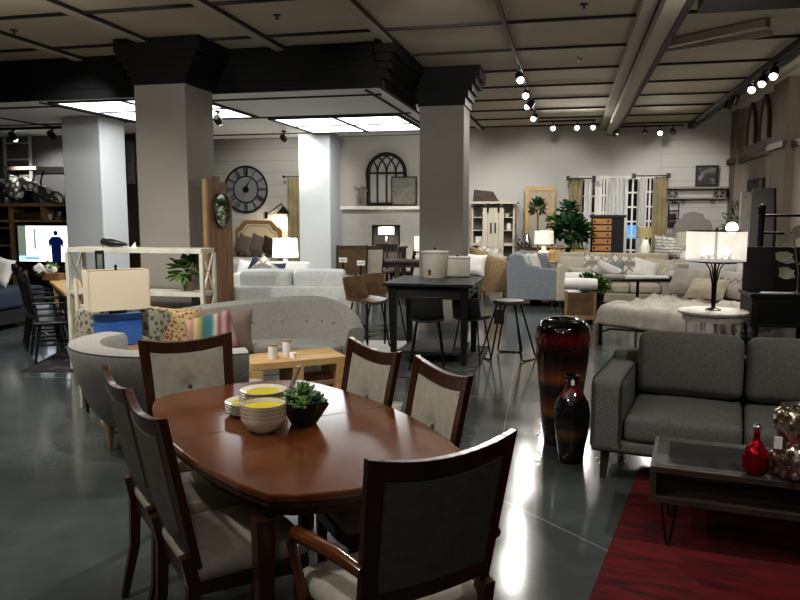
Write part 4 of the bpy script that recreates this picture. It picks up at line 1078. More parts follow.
prof = [(.075, 0), (.092, .02), (.10, .06), (.09, .10), (.072, .135), (.085, .17), (.098, .21), (.09, .25), (.074, .28), (.080, .295)]
b = MB().lathe(prof, n=24, cap=False); b.build('body', 'mercury', t, smooth=True)
b = MB(); rnd = random.Random(4)
for ring in range(9):
    z = .02+.03*ring; r = [q for q in prof if q[1] <= z][-1][0]*.97
    for k in range(13): a = 2*PI*(k+.5*(ring % 2))/13; b.sphere((r*math.cos(a), r*math.sin(a), z), .017, 8)
b.build('bubbles', 'mercury', t, smooth=True)
MB().bb(-.115, -.085, -.075, -.07, .13, .18).build('price_tag', 'tag', t)
p = at(715, 462, z=.3)
tag(MB().tube([(0, 0, 0), (.06, .03, .01), (.15, .02, .015), (.24, .05, .01)], [.02, .035, .03, .012], 10).build('antler_ornament', 'blackmatt', None, smooth=True, loc=(p.x, p.y+.05, .31)), 'dark ornament lying inside the glass-topped coffee table', 'ornament')
# vases
p = at(560, 443, z=0)
t = thing('floor_vase', 'tall floor vase glazed in black, red and orange bands', 'vase', (p.x, p.y, 0))
MB().lathe([(.105, 0), (.115, .01), (.125, .10), (.15, .35), (.178, .60), (.188, .75), (.178, .83), (.150, .875), (.115, .89), (.098, .885), (.085, .86), (.08, .80), (0, .78)], n=40).build('body', 'vase1', t, smooth=True)
p = at(569, 461, z=0)
t = thing('floor_vase', 'smaller narrow-necked dark vase with white tag in front of the tall one', 'vase', (p.x+.01, p.y, 0))
MB().lathe([(.072, 0), (.078, .01), (.088, .08), (.112, .24), (.118, .33), (.105, .40), (.07, .46), (.045, .50), (.042, .54), (.055, .575), (.05, .57), (.035, .53), (0, .50)], n=36).build('body', 'vase2', t, smooth=True)
q = MB().bb(-.011, .011, -.001, .001, -.035, .0).build('price_tag', 'tag', t); q.location = (.0, -.07, .555)
MB().tube([(0, -.05, .56), (0, -.07, .555)], .0015, 5).build('tag_string', 'tag', t)

# ================================================================== BED, LAMP TABLE, DRESSER ON THE RIGHT
A = at(600, 345, z=0); BA = R(-39)
BM = Matrix.Rotation(BA, 3, 'Z')
# bed local: x along the foot edge, y toward the head
t = thing('iron_bed', 'black iron bed with a rumpled linen duvet', 'bed', (A.x, A.y, 0), BA)
Wb, Lb = 1.45, 2.05
for x in (0, Wb):
    MB().tube([(x, 0, 0), (x, 0, .28), (x, 0, .45 if x else .30)], .024, 10).sphere((x, 0, .03), .03, 10).build('foot_post', 'iron', t, smooth=True)
    hp = MB().tube([(x, Lb, 0), (x, Lb, 1.05)], .022, 10).build('head_post', 'iron', t, smooth=True); MB().sphere((x, Lb, 1.09), .04, 12).build('finial', 'iron', hp, smooth=True)
MB().tube([(0, 0, .27), (Wb, 0, .27)], .02, 8).tube([(0, 0, .16), (Wb*.1, 0, .22), (Wb*.5, 0, .25)], .012, 8).build('foot_rail', 'iron', t, smooth=True)
for x in (0, Wb): MB().tube([(x, 0, .27), (x, Lb, .27)], .018, 8).build('side_rail', 'iron', t, smooth=True)
MB().tube([(0, Lb, .95), (Wb, Lb, .95)], .015, 8).tube([(0, Lb, .7), (Wb, Lb, .7)], .012, 8).build('head_rail', 'iron', t, smooth=True)
MB().soft((Wb/2, Lb/2+.02, .37), (Wb-.04, Lb-.06, .18), .05).build('mattress', 'whitefab', t, smooth=True)
# duvet: draped sheet
b = MB(); nx, ny = 44, 52; g = []
for i in range(nx+1):
    row = []
    for j in range(ny+1):
        u = -.22+ (Wb+.44)*i/nx; v = -.20 + (Lb-.25)*j/ny
        dx_ = max(0, -u, u-Wb); dy_ = max(0, -v); dd = math.hypot(dx_, dy_)
        x = min(max(u, -.03), Wb+.03) + (.10*min(dx_, .25))*(-1 if u < 0 else 1 if u > Wb else 0); y = max(v, -.03) - .10*min(dy_, .2)
        edge = min(1, max(0, min(u+.05, Wb+.05-u, v+.05))/.22)
        nz = mnoise.noise(Vector((u*3.2+v*1.5, v*2.0-u, .3)))*.045 + mnoise.noise(Vector((u*9+v*6, v*3-u*3, 2)))*.045
        z = .46 + .09*edge**.5 + nz*edge*1.5 - dd*.95
        x += mnoise.noise(Vector((v*9, 1, u)))*.03*(dd > .02); y += mnoise.noise(Vector((u*9, 3, v)))*.03*(dd > .02)
        row.append(b.bm.verts.new((x, y, z)))
    g.append(row)
for i in range(nx):
    for j in range(ny): b.bm.faces.new((g[i][j], g[i+1][j], g[i+1][j+1], g[i][j+1]))
o = b.build('duvet', 'linen', None, smooth=True); o.location = (A.x, A.y, 0); o.rotation_euler.z = BA
m_ = o.modifiers.new('thick', 'SOLIDIFY'); m_.thickness = .02
tag(o, 'rumpled pale linen duvet covering the black iron bed', 'duvet')
def bl(x, y, z=0): return Vector((A.x, A.y, 0)) + BM @ Vector((x, y, z))
for k, (x, y, w, h, yaw, tl, m, lab) in enumerate(((.35, 1.42, .66, .42, 0, 40, 'linen', 'pale linen bed pillow at the far-left side of the iron bed'),
        (.95, 1.38, .66, .44, -4, 42, 'linen', 'pale bed pillow with cursive embroidery on the iron bed'),
        (.42, 1.72, .68, .46, 3, 28, 'whitefab', 'white bed pillow behind the left linen pillow'),
        (1.08, 1.70, .68, .48, 0, 28, 'whitefab', 'white bed pillow behind the embroidered pillow'),
        (.72, 1.15, .50, .34, 8, 52, 'beige_fab', 'small beige lumbar cushion in front of the bed pillows'))):
    p = bl(x, y, .565); o = cushion('bed_pillow', lab, p, w, h, .20, m, BA+R(yaw), tl, cat='pillow')
    if k == 1:
        q = MB(); pts = []
        for i in range(60):
            s_ = i/59; pts.append((-.24+.48*s_, -.102+.0*s_ - .0, .03*math.sin(s_*34)+.012*math.sin(s_*11)))
        rm = rotm(R(-tl), 0, 0); q.tube([rm @ Vector(p_) for p_ in pts], .0045, 5).build('embroidery', 'greypanel', o)

# round distressed table with a four-arm lamp
p = at(713, 310, z=.66); rr = 32/F*p.y*.98
t = thing('round_side_table', 'round distressed white table with turned legs in front of the bed', 'side table', (p.x, p.y, 0), R(15))
MB().lathe([(rr*.93, .625), (rr*.98, .63), (rr, .64), (rr, .652), (rr*.97, .66)], n=40).build('table_top', 'distress', t, smooth=True)
MB().lathe([(rr*.86, .56), (rr*.87, .625)], n=32).build('apron', 'distress', t, smooth=True)
for k in range(4):
    a = PI/4+PI/2*k
    lg = MB().lathe([(.014, 0), (.02, .03), (.014, .06), (.022, .12), (.026, .3), (.018, .38), (.028, .42), (.020, .45), (.026, .50), (.026, .60)], (rr*.74*math.cos(a), rr*.74*math.sin(a), 0), 14).build('leg', 'distress', t, smooth=True)
MB().bb(-rr*.52, rr*.52, -rr*.52, rr*.52, .16, .18).build('lower_shelf', 'distress', t)
q = MB().bb(-.03, .03, -.002, .002, -.16, 0).build('price_tag', 'tag', t); q.location = (-rr*.85, -rr*.42, .56); q.rotation_euler.z = R(-15)
u = p.y*1.03/F
t = thing('arm_lamp', 'bronze lamp with curved arms and a lit sheer drum shade', 'lamp', (p.x, p.y, .6605))
MB().lathe([(.075, 0), (.075, .008), (.045, .018), (.02, .03), (.014, .04)], n=24).build('base', 'iron', t, smooth=True)
zb_, zt_, rs = 44*u, 72*u, 25.5*u
MB().tube([(0, 0, .03), (0, 0, zt_+.03)], .012, 8).build('pole', 'iron', t, smooth=True)
for k in range(4):
    a = PI/2*k+R(15); c, s_ = math.cos(a), math.sin(a)
    MB().tube([(c*.015, s_*.015, .04), (c*.02, s_*.02, zb_*.55), (c*.05, s_*.05, zb_*.85), (c*.10, s_*.10, zb_), (c*.14, s_*.14, zb_+.005)], .007, 8).lathe([(.012, 0), (.012, .05)], (c*.14, s_*.14, zb_), 8).build('arm', 'iron', t, smooth=True)
    MB().sphere((c*.12, s_*.12, zb_+.10), .028, 10, sz=1.3).build('bulb', 'bulb', t, smooth=True)
MB().lathe([(rs, zb_+.01), (rs, zt_)], n=40, cap=False).build('lamp_shade', 'sheer', t, smooth=True)
MB().torus((0, 0, zb_+.01), rs, .004, n=40, m=6).build('shade_ring', 'iron', t); MB().torus((0, 0, zt_), rs, .004, n=40, m=6).bar((-rs, 0, zt_), (rs, 0, zt_), .005).bar((0, -rs, zt_), (0, rs, zt_), .005).build('shade_ring', 'iron', t)
lamp_light('POINT', (p.x, p.y, .66+zb_+.12), 3.5, (1, .93, .82), .06)

# black dresser desk at the right edge
dx0 = at(751, 290, Y=7.8).x
t = thing('black_dresser', 'black dresser with a raised back panel and spiral legs at the right edge', 'dresser', (dx0, 7.8, 0))
Wd = .95
MB().bb(0, Wd, 0, .55, .79, .83).build('top', 'black', t, bevel=.004)
MB().bb(.02, Wd-.02, .02, .53, .50, .789).build('case', 'blackmatt', t)
MB().bb(.02, Wd, .46, .50, .83, 1.27).build('back_panel', 'blackmatt', t, bevel=.004)
dr = MB().bb(.08, Wd-.06, .004, .019, .55, .74).build('drawer', 'black', t); MB().sphere((.5, -.005, .65), .016, 8).build('knob', 'iron', dr)
for x in (.07, .72):
    for y in (.06, .48):
        q = MB()
        for k in range(9): q.sphere((x, y, .06+k*.052), .032, 10, sz=.8)
        q.tube([(x, y, 0), (x, y, .5)], .018, 8).build('leg', 'black', t, smooth=True)
MB().bb(.03, Wd-.02, .05, .5, .10, .12).build('lower_shelf', 'blackmatt', t)
tag(MB().bb(0, .28, 0, .10, 0, .008).build('white_papers', 'tag', None, loc=(dx0+.12, 7.86, .8305)), 'white papers lying on the black dresser', 'paper')
# silvery leaf sculpture
p = at(797, 300, Y=7.95)
t = thing('leaf_sculpture', 'silver leaf branch ornament standing on the black dresser', 'ornament', (p.x, 7.97, .8305))
MB().lathe([(.05, 0), (.05, .015), (.012, .03)], n=16).tube([(0, 0, .02), (.0, 0, .2), (-.03, 0, .36), (-.05, 0, .52)], .008, 6).build('stem', 'silver', t, smooth=True)
for k, (x, z, a, l) in enumerate(((-.02, .15, 150, .14), (-.03, .22, 200, .12), (-.03, .30, 155, .16), (-.05, .38, 195, .13), (-.05, .44, 120, .14), (-.05, .52, 75, .12), (.0, .28, 30, .13), (.0, .40, 20, .12), (-.04, .48, 160, .14))):
    q = MB(); d_ = Vector((math.cos(R(a)), -.1, math.sin(R(a)))); q.leaf((x, 0, z), d_, l*1.35, .11, up=Vector((0, -1, .2)), fold=.1); q.build('leaf', 'galv', t, smooth=True)
# iron bedstead behind the dresser
p = at(757, 300, Y=8.95)
t = thing('iron_headboard', 'black iron bedstead with ball finial behind the black dresser', 'headboard', (p.x, 8.95, 0))
zt = at(757, 213, Y=8.95).z
for x in (0, 1.2):
    hp = MB().tube([(x, 0, 0), (x, 0, zt)], .032, 12).build('post', 'iron', t, smooth=True)
    MB().lathe([(.04, 0), (.045, .02), (.03, .03)], (x, 0, zt-.01), 14).sphere((x, 0, zt+.055), .045, 14).build('finial', 'iron', hp, smooth=True)
for py in (215.5, 233): z = at(757, py, Y=8.95).z; MB().tube([(0, 0, z), (1.2, 0, z)], .014, 8).build('rail', 'iron', t, smooth=True)
# grey folding screen panel beyond
X0 = at(752, 200, Y=10.6).x; X1 = at(776, 200, Y=10.6).x; z = at(760, 188, Y=10.6).z
t = thing('upholstered_screen', 'pale grey upright panel with dark edge against the right wall', 'screen', (X0, 10.6, 0))
MB().bb(0, X1-X0, 0, .06, .05, z).build('panel', mat('screen_face', (.30, .30, .29), .8), t, bevel=.02); MB().tube([(X1-X0, 0, .05), (X1-X0+.01, 0, z*.75), (X1-X0-.02, 0, z)], .015, 6).build('edge', 'black', t)
MB().bb(-.13, -.005, 0, .08, .05, z-.05).build('panel', 'distress', t)

# ================================================================== BACK WALL, LEFT: clock, bed, lamps
YW = YB-.01
def wallp(px, py, Y=YW): return at(px, py, Y=Y)
def planexz(x, y, z): return Matrix(((1, 0, 0, x), (0, 0, 1, y), (0, 1, 0, z), (0, 0, 0, 1)))    # local xy -> world xz, local z -> +y
c = wallp(246.5, 189.5); rc = (wallp(246, 166).z - wallp(246, 213).z)/2
t = thing('wall_clock', 'large round open-ring wall clock with roman numerals', 'clock', (c.x, YW-.01, c.z))
fy = Matrix(((1, 0, 0, 0), (0, 0, -1, 0), (0, 1, 0, 0), (0, 0, 0, 1)))
AX = (0, 1, 0)
MB().lathe([(rc*.98, -.02), (rc*.98, 0)], n=48, axis=AX).build('face', 'clockface', t)
MB().torus((0, -.03, 0), rc*.97, .025, axis=AX, n=48).build('outer_ring', 'blackmatt', t, smooth=True); MB().torus((0, -.03, 0), rc*.56, .016, axis=AX, n=40).build('inner_ring', 'blackmatt', t, smooth=True)
NUM = ['XII', 'I', 'II', 'III', 'IIII', 'V', 'VI', 'VII', 'VIII', 'IX', 'X', 'XI']
for k, s_ in enumerate(NUM):
    a = -2*PI*k/12; b = MB(); wch = {'I': .026, 'V': .06, 'X': .06}; kk = rc/.5; tot = sum(wch[ch_]*kk for ch_ in s_); x = -tot/2
    r0, r1 = rc*.60, rc*.92
    def st(xa, ya, xb, yb, w=.02):
        pa = Vector((xa*math.cos(a)-ya*math.sin(a), -.035, xa*math.sin(a)+ya*math.cos(a))); pb = Vector((xb*math.cos(a)-yb*math.sin(a), -.035, xb*math.sin(a)+yb*math.cos(a)))
        b.bar(pa, pb, w*kk, .008)
    for ch_ in s_:
        w_ = wch[ch_]*kk
        if ch_ == 'I': st(x+w_/2, r0, x+w_/2, r1)
        elif ch_ == 'V': st(x+.01*kk, r1, x+w_/2, r0, .017); st(x+w_-.01*kk, r1, x+w_/2, r0, .009)
        else: st(x+.01*kk, r1, x+w_-.01*kk, r0, .017); st(x+w_-.01*kk, r1, x+.01*kk, r0, .009)
        x += w_
    b.build('numeral', 'blackmatt', t)
MB().lathe([(.0, -.05), (.075, -.05), (.075, -.02)], n=20, axis=AX).bar((0, -.045, 0), (rc*.24, -.045, rc*.45), .03, .008, .012).build('hour_hand', 'black', t)
MB().bar((0, -.05, 0), (rc*.10, -.05, rc*.30), .04, .008, .01).build('minute_hand', 'black', t)
# curtain + sconce
def curtain(label, x0, x1, y, z0, z1, m, waves=4, amp=.035, gather=None, group=None):
    def f(s, tv, d):
        g_ = 1 if not gather else 1-gather*(1-((tv-z0)/(z1-z0)))
        cx_ = x0
        return Vector((cx_+(s-x0)*g_, y + amp*math.sin((s-x0)/(x1-x0)*waves*2*PI) + d, tv))
    o = MB().slab(f, x0, x1, z0, z1, waves*8, 8, -.004, .004).build('curtain', m, None, smooth=True)
    return tag(o, label, 'curtain', group)
a_, b_ = wallp(286, 178, 16.9), wallp(298, 178, 16.9)
curtain('narrow beige curtain beside the white column behind the wall sconce', a_.x, b_.x, 16.95, .1, a_.z, 'curtain', 3)
q = thing('curtain_rod', 'black curtain rod over the narrow beige curtain', 'curtain rod', (a_.x-.06, 16.9, a_.z+.03)); MB().bar((0, 0, 0), (b_.x-a_.x+.1, 0, 0), .02).build('rod', 'iron', q); MB().sphere((0, 0, 0), .035, 8).build('finial', 'iron', q)
p = wallp(265, 215, 17.1); e = wallp(281, 203.5, 16.9); sh_ = wallp(283, 212, 16.9)
t = thing('wall_sconce', 'black swing-arm wall sconce with cone shade above the headboard', 'wall lamp', (p.x, YW, p.z))
MB().bb(-.03, .03, -.03, 0, -.08, .08).build('wall_plate', 'iron', t); ex, ez = e.x-p.x, e.z-p.z
MB().tube([(0, -.03, 0), (ex, -.25, ez), (ex+.02, -.25, ez-.08)], .014, 8).build('arm', 'iron', t)
MB().lathe([(.03, .10), (.05, .06), (.14, -.04), (.15, -.07)], (ex+.04, -.25, ez-.17), 20, cap=False).lathe([(0, .10), (.03, .10)], (ex+.04, -.25, ez-.17), 20, cap=False).build('shade', 'black', t, smooth=True)
lamp_light('SPOT', (p.x+ex, YW-.35, p.z+ez-.2), 45, (1, .85, .6), .05, target=(p.x+ex-.6, YW, .8), spot=140)
# upholstered headboard bed
YH = 16.75
hl_, hr_, ht = at(236, 240, Y=YH).x, at(281.5, 240, Y=YH).x, at(257, 220.5, Y=YH).z
w = (hr_-hl_)/2; cx = (hr_+hl_)/2
t = thing('upholstered_bed', 'wood-framed bed with cream upholstered clipped-corner headboard under the clock', 'bed', (cx, YH, 0))
def hb(w, h, n=.13, c_=.14):
    r = [(-w, .1), (-w, h-n-.12), (-w+.03, h-n-.05), (-w+.10, h-n-.02), (-w+.15, h-n+.05), (-w+.20, h-.02), (-w+.26, h)]
    return r + [(-x, y) for x, y in r[::-1]]
MB().prism(hb(w, ht), -.03, .04, planexz(0, 0, 0)).build('headboard_frame', 'oak', t)
MB().prism(hb(w-.09, ht-.09), -.05, -.028, planexz(0, 0, 0)).build('headboard_panel', mat('headboard_cream', (.72, .60, .44), .85), t)
MB().tube([Vector((x, -.052, z)) for x, z in hb(w-.13, ht-.13)], .008, 5).build('nailhead_trim', 'barn', t)
MB().soft((0, -1.05, .45), (2*w-.1, 2.0, .3), .06).build('mattress', 'whitefab', t, smooth=True); MB().bb(-w+.03, w-.03, -2.05, -.05, .12, .30).build('bed_frame', 'oak', t)
for k, (px, lab, m, wd) in enumerate(((246, 'taupe diamond cushion at the left of the upholstered bed', 'taupe_fab', .46), (259, 'taupe cushion in the middle of the upholstered bed', 'taupe_fab', .46), (270, 'dark brown cushion at the right of the upholstered bed', 'darkwood', .42))):
    x = at(px, 250, Y=16.2).x; cushion('bed_cushion', lab, (x, 16.15, .62), wd, wd, .16, m, 0, 15, 18, 'cushions on the upholstered bed')
for k, px in enumerate((250, 268)):
    x = at(px, 245, Y=16.4).x; cushion('bed_pillow', 'cream bed pillow against the upholstered headboard, ' + ('left' if k == 0 else 'right'), (x, 16.48, .62), .62, .44, .16, 'whitefab', 0, 12, cat='pillow')
# white armchair/settee with cushions between silver sofa and bed
p = at(262, 266, Y=12.2)
for yy, zz in (): pass
xl, xr = at(228, 266, Y=11.4).x, at(293, 266, Y=11.4).x
t = straight_sofa('white slipcovered settee between the silver sofa and the bed', ((xl+xr)/2, 11.9, 0), PI*0, xr-xl, .85, 'whitefab', nc=2, zback=.78, ztop=.9, zarm=.62, cush=False)
for k, (px, m, lab, rl, yy) in enumerate(((258, 'navy', 'navy cushion lying tilted on the white settee', 24, 11.7), (274, 'navy', 'square navy cushion on the right of the white settee', 2, 11.72), (247, 'whitefab', 'white cushion at the left of the white settee', 10, 11.75), (264, 'lattice', 'white patterned cushion between the two navy ones', 40, 11.6))):
    x = at(px, 268, Y=yy).x; cushion('scatter_cushion', lab, (x, yy, .44), .40, .36, .14, m, 0, 16, rl)
# lit lamp right of the bed
def table_lamp(label, x, y, z, sw0, sw1, sh, bh, shade, base, lit=0, br=.08, basep=None, name='table_lamp', lcol=(1, .9, .72)):
    t = thing(name, label, 'lamp', (x, y, z))
    pr = basep or [(.7, 0), (.75, .05), (1, .3), (.95, .6), (.5, .85), (.3, 1)]
    MB().lathe([(r*br, h*bh) for r, h in pr], n=20).build('base', base, t, smooth=True)
    MB().tube([(0, 0, bh), (0, 0, bh+.05+sh*.95)], .008, 6).build('stem', 'iron', t)
    MB().lathe([(sw0, bh+.04), (sw1, bh+.04+sh)], n=28, cap=False).build('lamp_shade', shade, t, smooth=True)
    if lit: lamp_light('POINT', (x, y, z+bh+.04+sh*.45), lit, lcol, .05)
    return t
def nightstand(label, x, y, w, d, h, m, name='nightstand', cat='nightstand', knobs=2):
    t = thing(name, label, cat, (x, y, 0))
    MB().bb(-w/2, w/2, -d/2, d/2, h-.03, h).build('top', m, t, bevel=.004); MB().bb(-w/2+.02, w/2-.02, -d/2+.02, d/2-.02, .12, h-.031).build('case', m, t)
    for k in range(knobs):
        z = .15+(h-.22)*k/knobs; dr = MB().bb(-w/2+.05, w/2-.05, -d/2+.005, -d/2+.019, z, z+(h-.22)/knobs-.02).build('drawer', m, t); MB().sphere((0, -d/2-.005, z+.08), .015, 8).build('knob', 'iron', dr)
    for sx in (-1, 1):
        for sy in (-1, 1): MB().bar((sx*(w/2-.04), sy*(d/2-.04), .12), (sx*(w/2-.04), sy*(d/2-.04), 0), .04, .04, .03, .03).build('leg', m, t)
    return t
Yl = 12.9
p = at(285.5, 262, Y=Yl); q0, q1 = at(273.5, 257, Y=Yl), at(298, 257, Y=Yl); qt = at(285, 238.5, Y=Yl)
nz = at(285, 264, Y=Yl).z
nightstand('dark nightstand under the glowing drum lamp left of the white column', p.x, Yl, .5, .42, nz-.10, 'darkwood')
table_lamp('glowing white drum lamp left of the white column', p.x, Yl, nz-.0995, (q1.x-q0.x)/2, (q1.x-q0.x)/2*.92, qt.z-q0.z, q0.z-nz+.06, 'shade_lit', 'white', 22, .07)

# ================================================================== FIREPLACE
fx0, fx1 = wallp(342, 206, 16.7).x, wallp(424, 206, 16.7).x; zm = at(380, 206, Y=16.6).z
t = thing('fireplace', 'white painted brick fireplace with plain white mantel shelf', 'fireplace', ((fx0+fx1)/2, 16.85, 0)); w = (fx1-fx0)/2
ox0, ox1 = at(371, 240, Y=16.6).x-t.location.x, at(399, 240, Y=16.6).x-t.location.x; oz = at(380, 225, Y=16.6).z
MB().bb(-w, ox0, -.15, .33, 0, zm-.08).build('brick_side', 'brick', t); MB().bb(ox1, w, -.15, .33, 0, zm-.08).build('brick_side', 'brick', t); MB().bb(ox0, ox1, -.15, .33, oz, zm-.08).build('brick_lintel', 'brick', t)
MB().bb(-w-.06, w+.06, -.28, .33, zm-.08, zm).build('mantel', 'white', t, bevel=.008); MB().bb(ox0, ox1, .1, .12, 0, oz).build('firebox', 'greywood', t)
MB().bb(ox0, ox0+.03, -.16, -.14, 0, oz).bb(ox1-.03, ox1, -.16, -.14, 0, oz).bb(ox0, ox1, -.16, -.14, oz-.03, oz).bb((ox0+ox1)/2+.0, (ox0+ox1)/2+.05, -.16, -.14, 0, oz).bb(ox0, ox1, -.16, -.14, oz*.62, oz*.62+.03).build('dark_frame', 'iron', t)
MB().bb(-w, w, .0, .34, zm, 3.4).build('chimney_breast', mat('breast_white', (.43, .42, .39), .8), t)
# arched window mirror
ya = 16.78
a0, a1, zt_, zb_ = at(368.5, 190, Y=ya).x, at(405, 190, Y=ya).x, at(386, 153.5, Y=ya).z, zm
t = thing('arched_window_frame', 'black cathedral-arched window frame mirror on the mantel', 'mirror', ((a0+a1)/2, ya, zm+.0005), 0)
w = (a1-a0)/2; h = zt_-zb_; hs = h-w*1.02
arc = [(-w, .03), (-w, hs)] + [(-w*math.cos(PI*k/18), hs+w*math.sin(PI*k/18)) for k in range(1, 18)] + [(w, hs), (w, .03)]
b = MB(); b.tube([(x, 0, z) for x, z in arc], .045, 6).bar((-w-.03, 0, .04), (w+.03, 0, .04), .09, .08); b.build('frame', 'blackmatt', t)
b = MB()
for k in (-1, 0, 1): x = k*w/2; b.bar((x, 0, .05), (x, 0, hs), .035)
b.bar((-w, 0, hs), (w, 0, hs), .04)
for x0 in (-1, -.5, 0, .5):
    for sg in (-1, 1):
        pts = []
        for k in range(10):
            a = k/9*R(80); xx = x0*w + sg*0 + (w*1.0 - w*1.0*math.cos(a))*sg; zz = hs + w*1.0*math.sin(a)
            if (xx/w)**2 + ((zz-hs)/w)**2 < 1.0 and abs(xx) <= w: pts.append((xx, 0, zz))
        if len(pts) > 2: b.tube(pts, .018, 5)
        if x0 == -1: break
for sg in (-1,):
    pts = []
    for k in range(10):
        a = k/9*R(80); xx = w - (w-w*math.cos(a)); zz = hs+w*math.sin(a)
        if (xx/w)**2 + ((zz-hs)/w)**2 <= 1.001: pts.append((xx, 0, zz))
b.build('tracery', 'blackmatt', t)
MB().prism([(x*.98, z) for x, z in arc], .02, .03, planexz(0, 0, 0)).build('mirror_glass', mat('pale_mirror', (.42, .42, .41), .4, .2), t)
q0, q1 = at(391.5, 190, Y=16.70), at(417, 190, Y=16.70); zt_ = at(400, 176.5, Y=16.7).z
t = thing('carved_panel', 'square grey carved panel leaning in front of the arched frame', 'wall art', ((q0.x+q1.x)/2, 16.69, zm+.0005)); w = (q1.x-q0.x)/2; h = zt_-zm
MB().bb(-w, w, -.02, .01, 0, h).build('frame', 'blackmatt', t); MB().bb(-w+.03, w-.03, -.028, -.02, .03, h-.03).build('panel', 'greypanel', t)
p = at(360.5, 205, Y=16.66)
t = thing('flower_vase', 'clear glass vase of dark twigs at the left end of the mantel', 'vase', (p.x, 16.66, zm+.0005))
MB().lathe([(.10, 0), (.10, .26)], n=16, cap=False).build('glass', 'glass', t, smooth=True)
b = MB(); rnd = random.Random(5)
for k in range(14):
    a = rnd.uniform(0, 6.28); r = rnd.uniform(.04, .2); e = Vector((r*math.cos(a), r*math.sin(a)*.5, rnd.uniform(.3, .46))); b.bar((0, 0, .01), e, .006); b.sphere(e, rnd.uniform(.02, .04), 6)
b.build('twigs', 'greywood', t)
# dining set in front of the fireplace
def simple_chair(label, loc, rz, m, seatm, style='panel', group=None, hb_=.98, W=.46, name='dining_chair'):
    """faces -Y"""
    t = thing(name, label, 'chair', loc, rz, group); w = W/2
    MB().soft((0, 0, .45), (W, .44, .07), .03).build('seat', seatm, t, smooth=True)
    for sx in (-1, 1):
        MB().bar((sx*(w-.03), -.19, .43), (sx*(w-.03), -.19, 0), .04, .04, .028, .028).build('leg', m, t)
        MB().bar((sx*(w-.03), .19, .43), (sx*(w-.02), .25, 0), .04, .04, .028, .028).build('leg', m, t)
        MB().bar((sx*(w-.02), .20, .43), (sx*(w-.01), .29, hb_), .035, .035, .028, .03).build('back_post', m, t)
    MB().bar((-w+.02, .285, hb_-.04), (w-.02, .285, hb_-.04), .03, .07).build('top_rail', m, t)
    if style == 'panel':
        def f(s, tv, d): return Vector((s, .21+.08*(tv-.45)/.5 + d, tv))
        MB().slab(f, -w+.03, w-.03, .54, hb_-.07, 6, 6, -.02, .02).build('backrest', seatm, t, smooth=True)
    elif style == 'ladder':
        for z in (.58, .70, .82): MB().bar((-w+.02, .215+.08*(z-.45)/.5, z), (w-.02, .215+.08*(z-.45)/.5, z), .02, .045).build('back_slat', m, t)
    elif style == 'xback':
        MB().bar((-w+.03, .23, .50), (w-.03, .28, hb_-.07), .02, .03).bar((w-.03, .23, .50), (-w+.03, .28, hb_-.07), .02, .03).build('cross_back', m, t)
    else:
        for k in range(5): x = -w+.07+(W-.14)*k/4; MB().bar((x, .2, .47), (x, .28, hb_-.06), .016).build('spindle', m, t)
    MB().bar((-w+.03, -.15, .2), (-w+.025, .2, .2), .018).bar((w-.03, -.15, .2), (w-.025, .2, .2), .018).bar((-w+.03, .0, .2), (w-.03, .0, .2), .018).build('stretcher', m, t)
    return t
Yd = 13.6
p = at(354, 262, Y=Yd)
simple_chair('dark wooden chair with tan back panel seen from behind, right of the white column', (at(350, 260, Y=12.9).x, 12.9, 0), R(205), 'darkwood', 'leather', 'panel', W=.56, hb_=1.06)
simple_chair('dark framed chair with tan diagonal back beside the column', (at(364, 260, Y=13.1).x, 13.15, 0), R(215), 'darkwood', 'beige_fab', 'panel', W=.54, hb_=1.04)
simple_chair('black chair with spindle back under the glowing drum lamp', (at(386, 262, Y=14.6).x, 14.6, 0), R(10), 'black', 'taupe_fab', 'spindle', hb_=1.0)
simple_chair('black ladder-back chair at the end of the dark dining table', (at(401, 262, Y=14.1).x, 14.1, 0), R(-75), 'black', 'blackmatt', 'ladder', hb_=1.06)
def plain_table(label, x, y, w, d, h, m, rz=0, leg=.07, name='dining_table', cat='table'):
    t = thing(name, label, cat, (x, y, 0), rz)
    MB().bb(-w/2, w/2, -d/2, d/2, h-.04, h).build('tabletop', m, t, bevel=.005); MB().bb(-w/2+.05, w/2-.05, -d/2+.05, d/2-.05, h-.12, h-.041).build('apron', m, t)
    for sx in (-1, 1):
        for sy in (-1, 1): MB().bar((sx*(w/2-.07), sy*(d/2-.07), h-.05), (sx*(w/2-.07), sy*(d/2-.07), 0), leg, leg, leg*.65, leg*.65).build('leg', m, t)
    return t
plain_table('dark dining table with chairs in front of the fireplace', at(378, 262, Y=13.5).x, 13.5, 1.0, .8, .76, 'darkwood')
plain_table('brown table partly hidden by the tan column right of the fireplace', at(416, 259, Y=12.9).x+.05, 12.9, .8, .6, .80, 'rustic')
Yx = 15.7
nz = .92
t = plain_table('narrow dark console table carrying the glowing drum lamp by the fireplace', at(384, 250, Y=Yx).x, Yx, 1.0, .35, nz, 'darkwood', name='console_table', cat='console')
q0, q1 = at(378.5, 235, Y=Yx), at(394, 235, Y=Yx); qb, qt = at(386, 234.5, Y=Yx), at(386, 227, Y=Yx)
table_lamp('glowing white drum lamp in front of the fireplace', (q0.x+q1.x)/2, Yx, nz+.0005, (q1.x-q0.x)/2, (q1.x-q0.x)/2, qt.z-qb.z, qb.z-nz-.04, 'shade_lit', 'silver', 18, .05)
p = at(418, 247, Y=12.9); table_lamp('slim white lamp shade beside the tan column', p.x, 12.9, .8005, .07, .07, .26, .12, 'shade_soft', 'white', 0, .05)
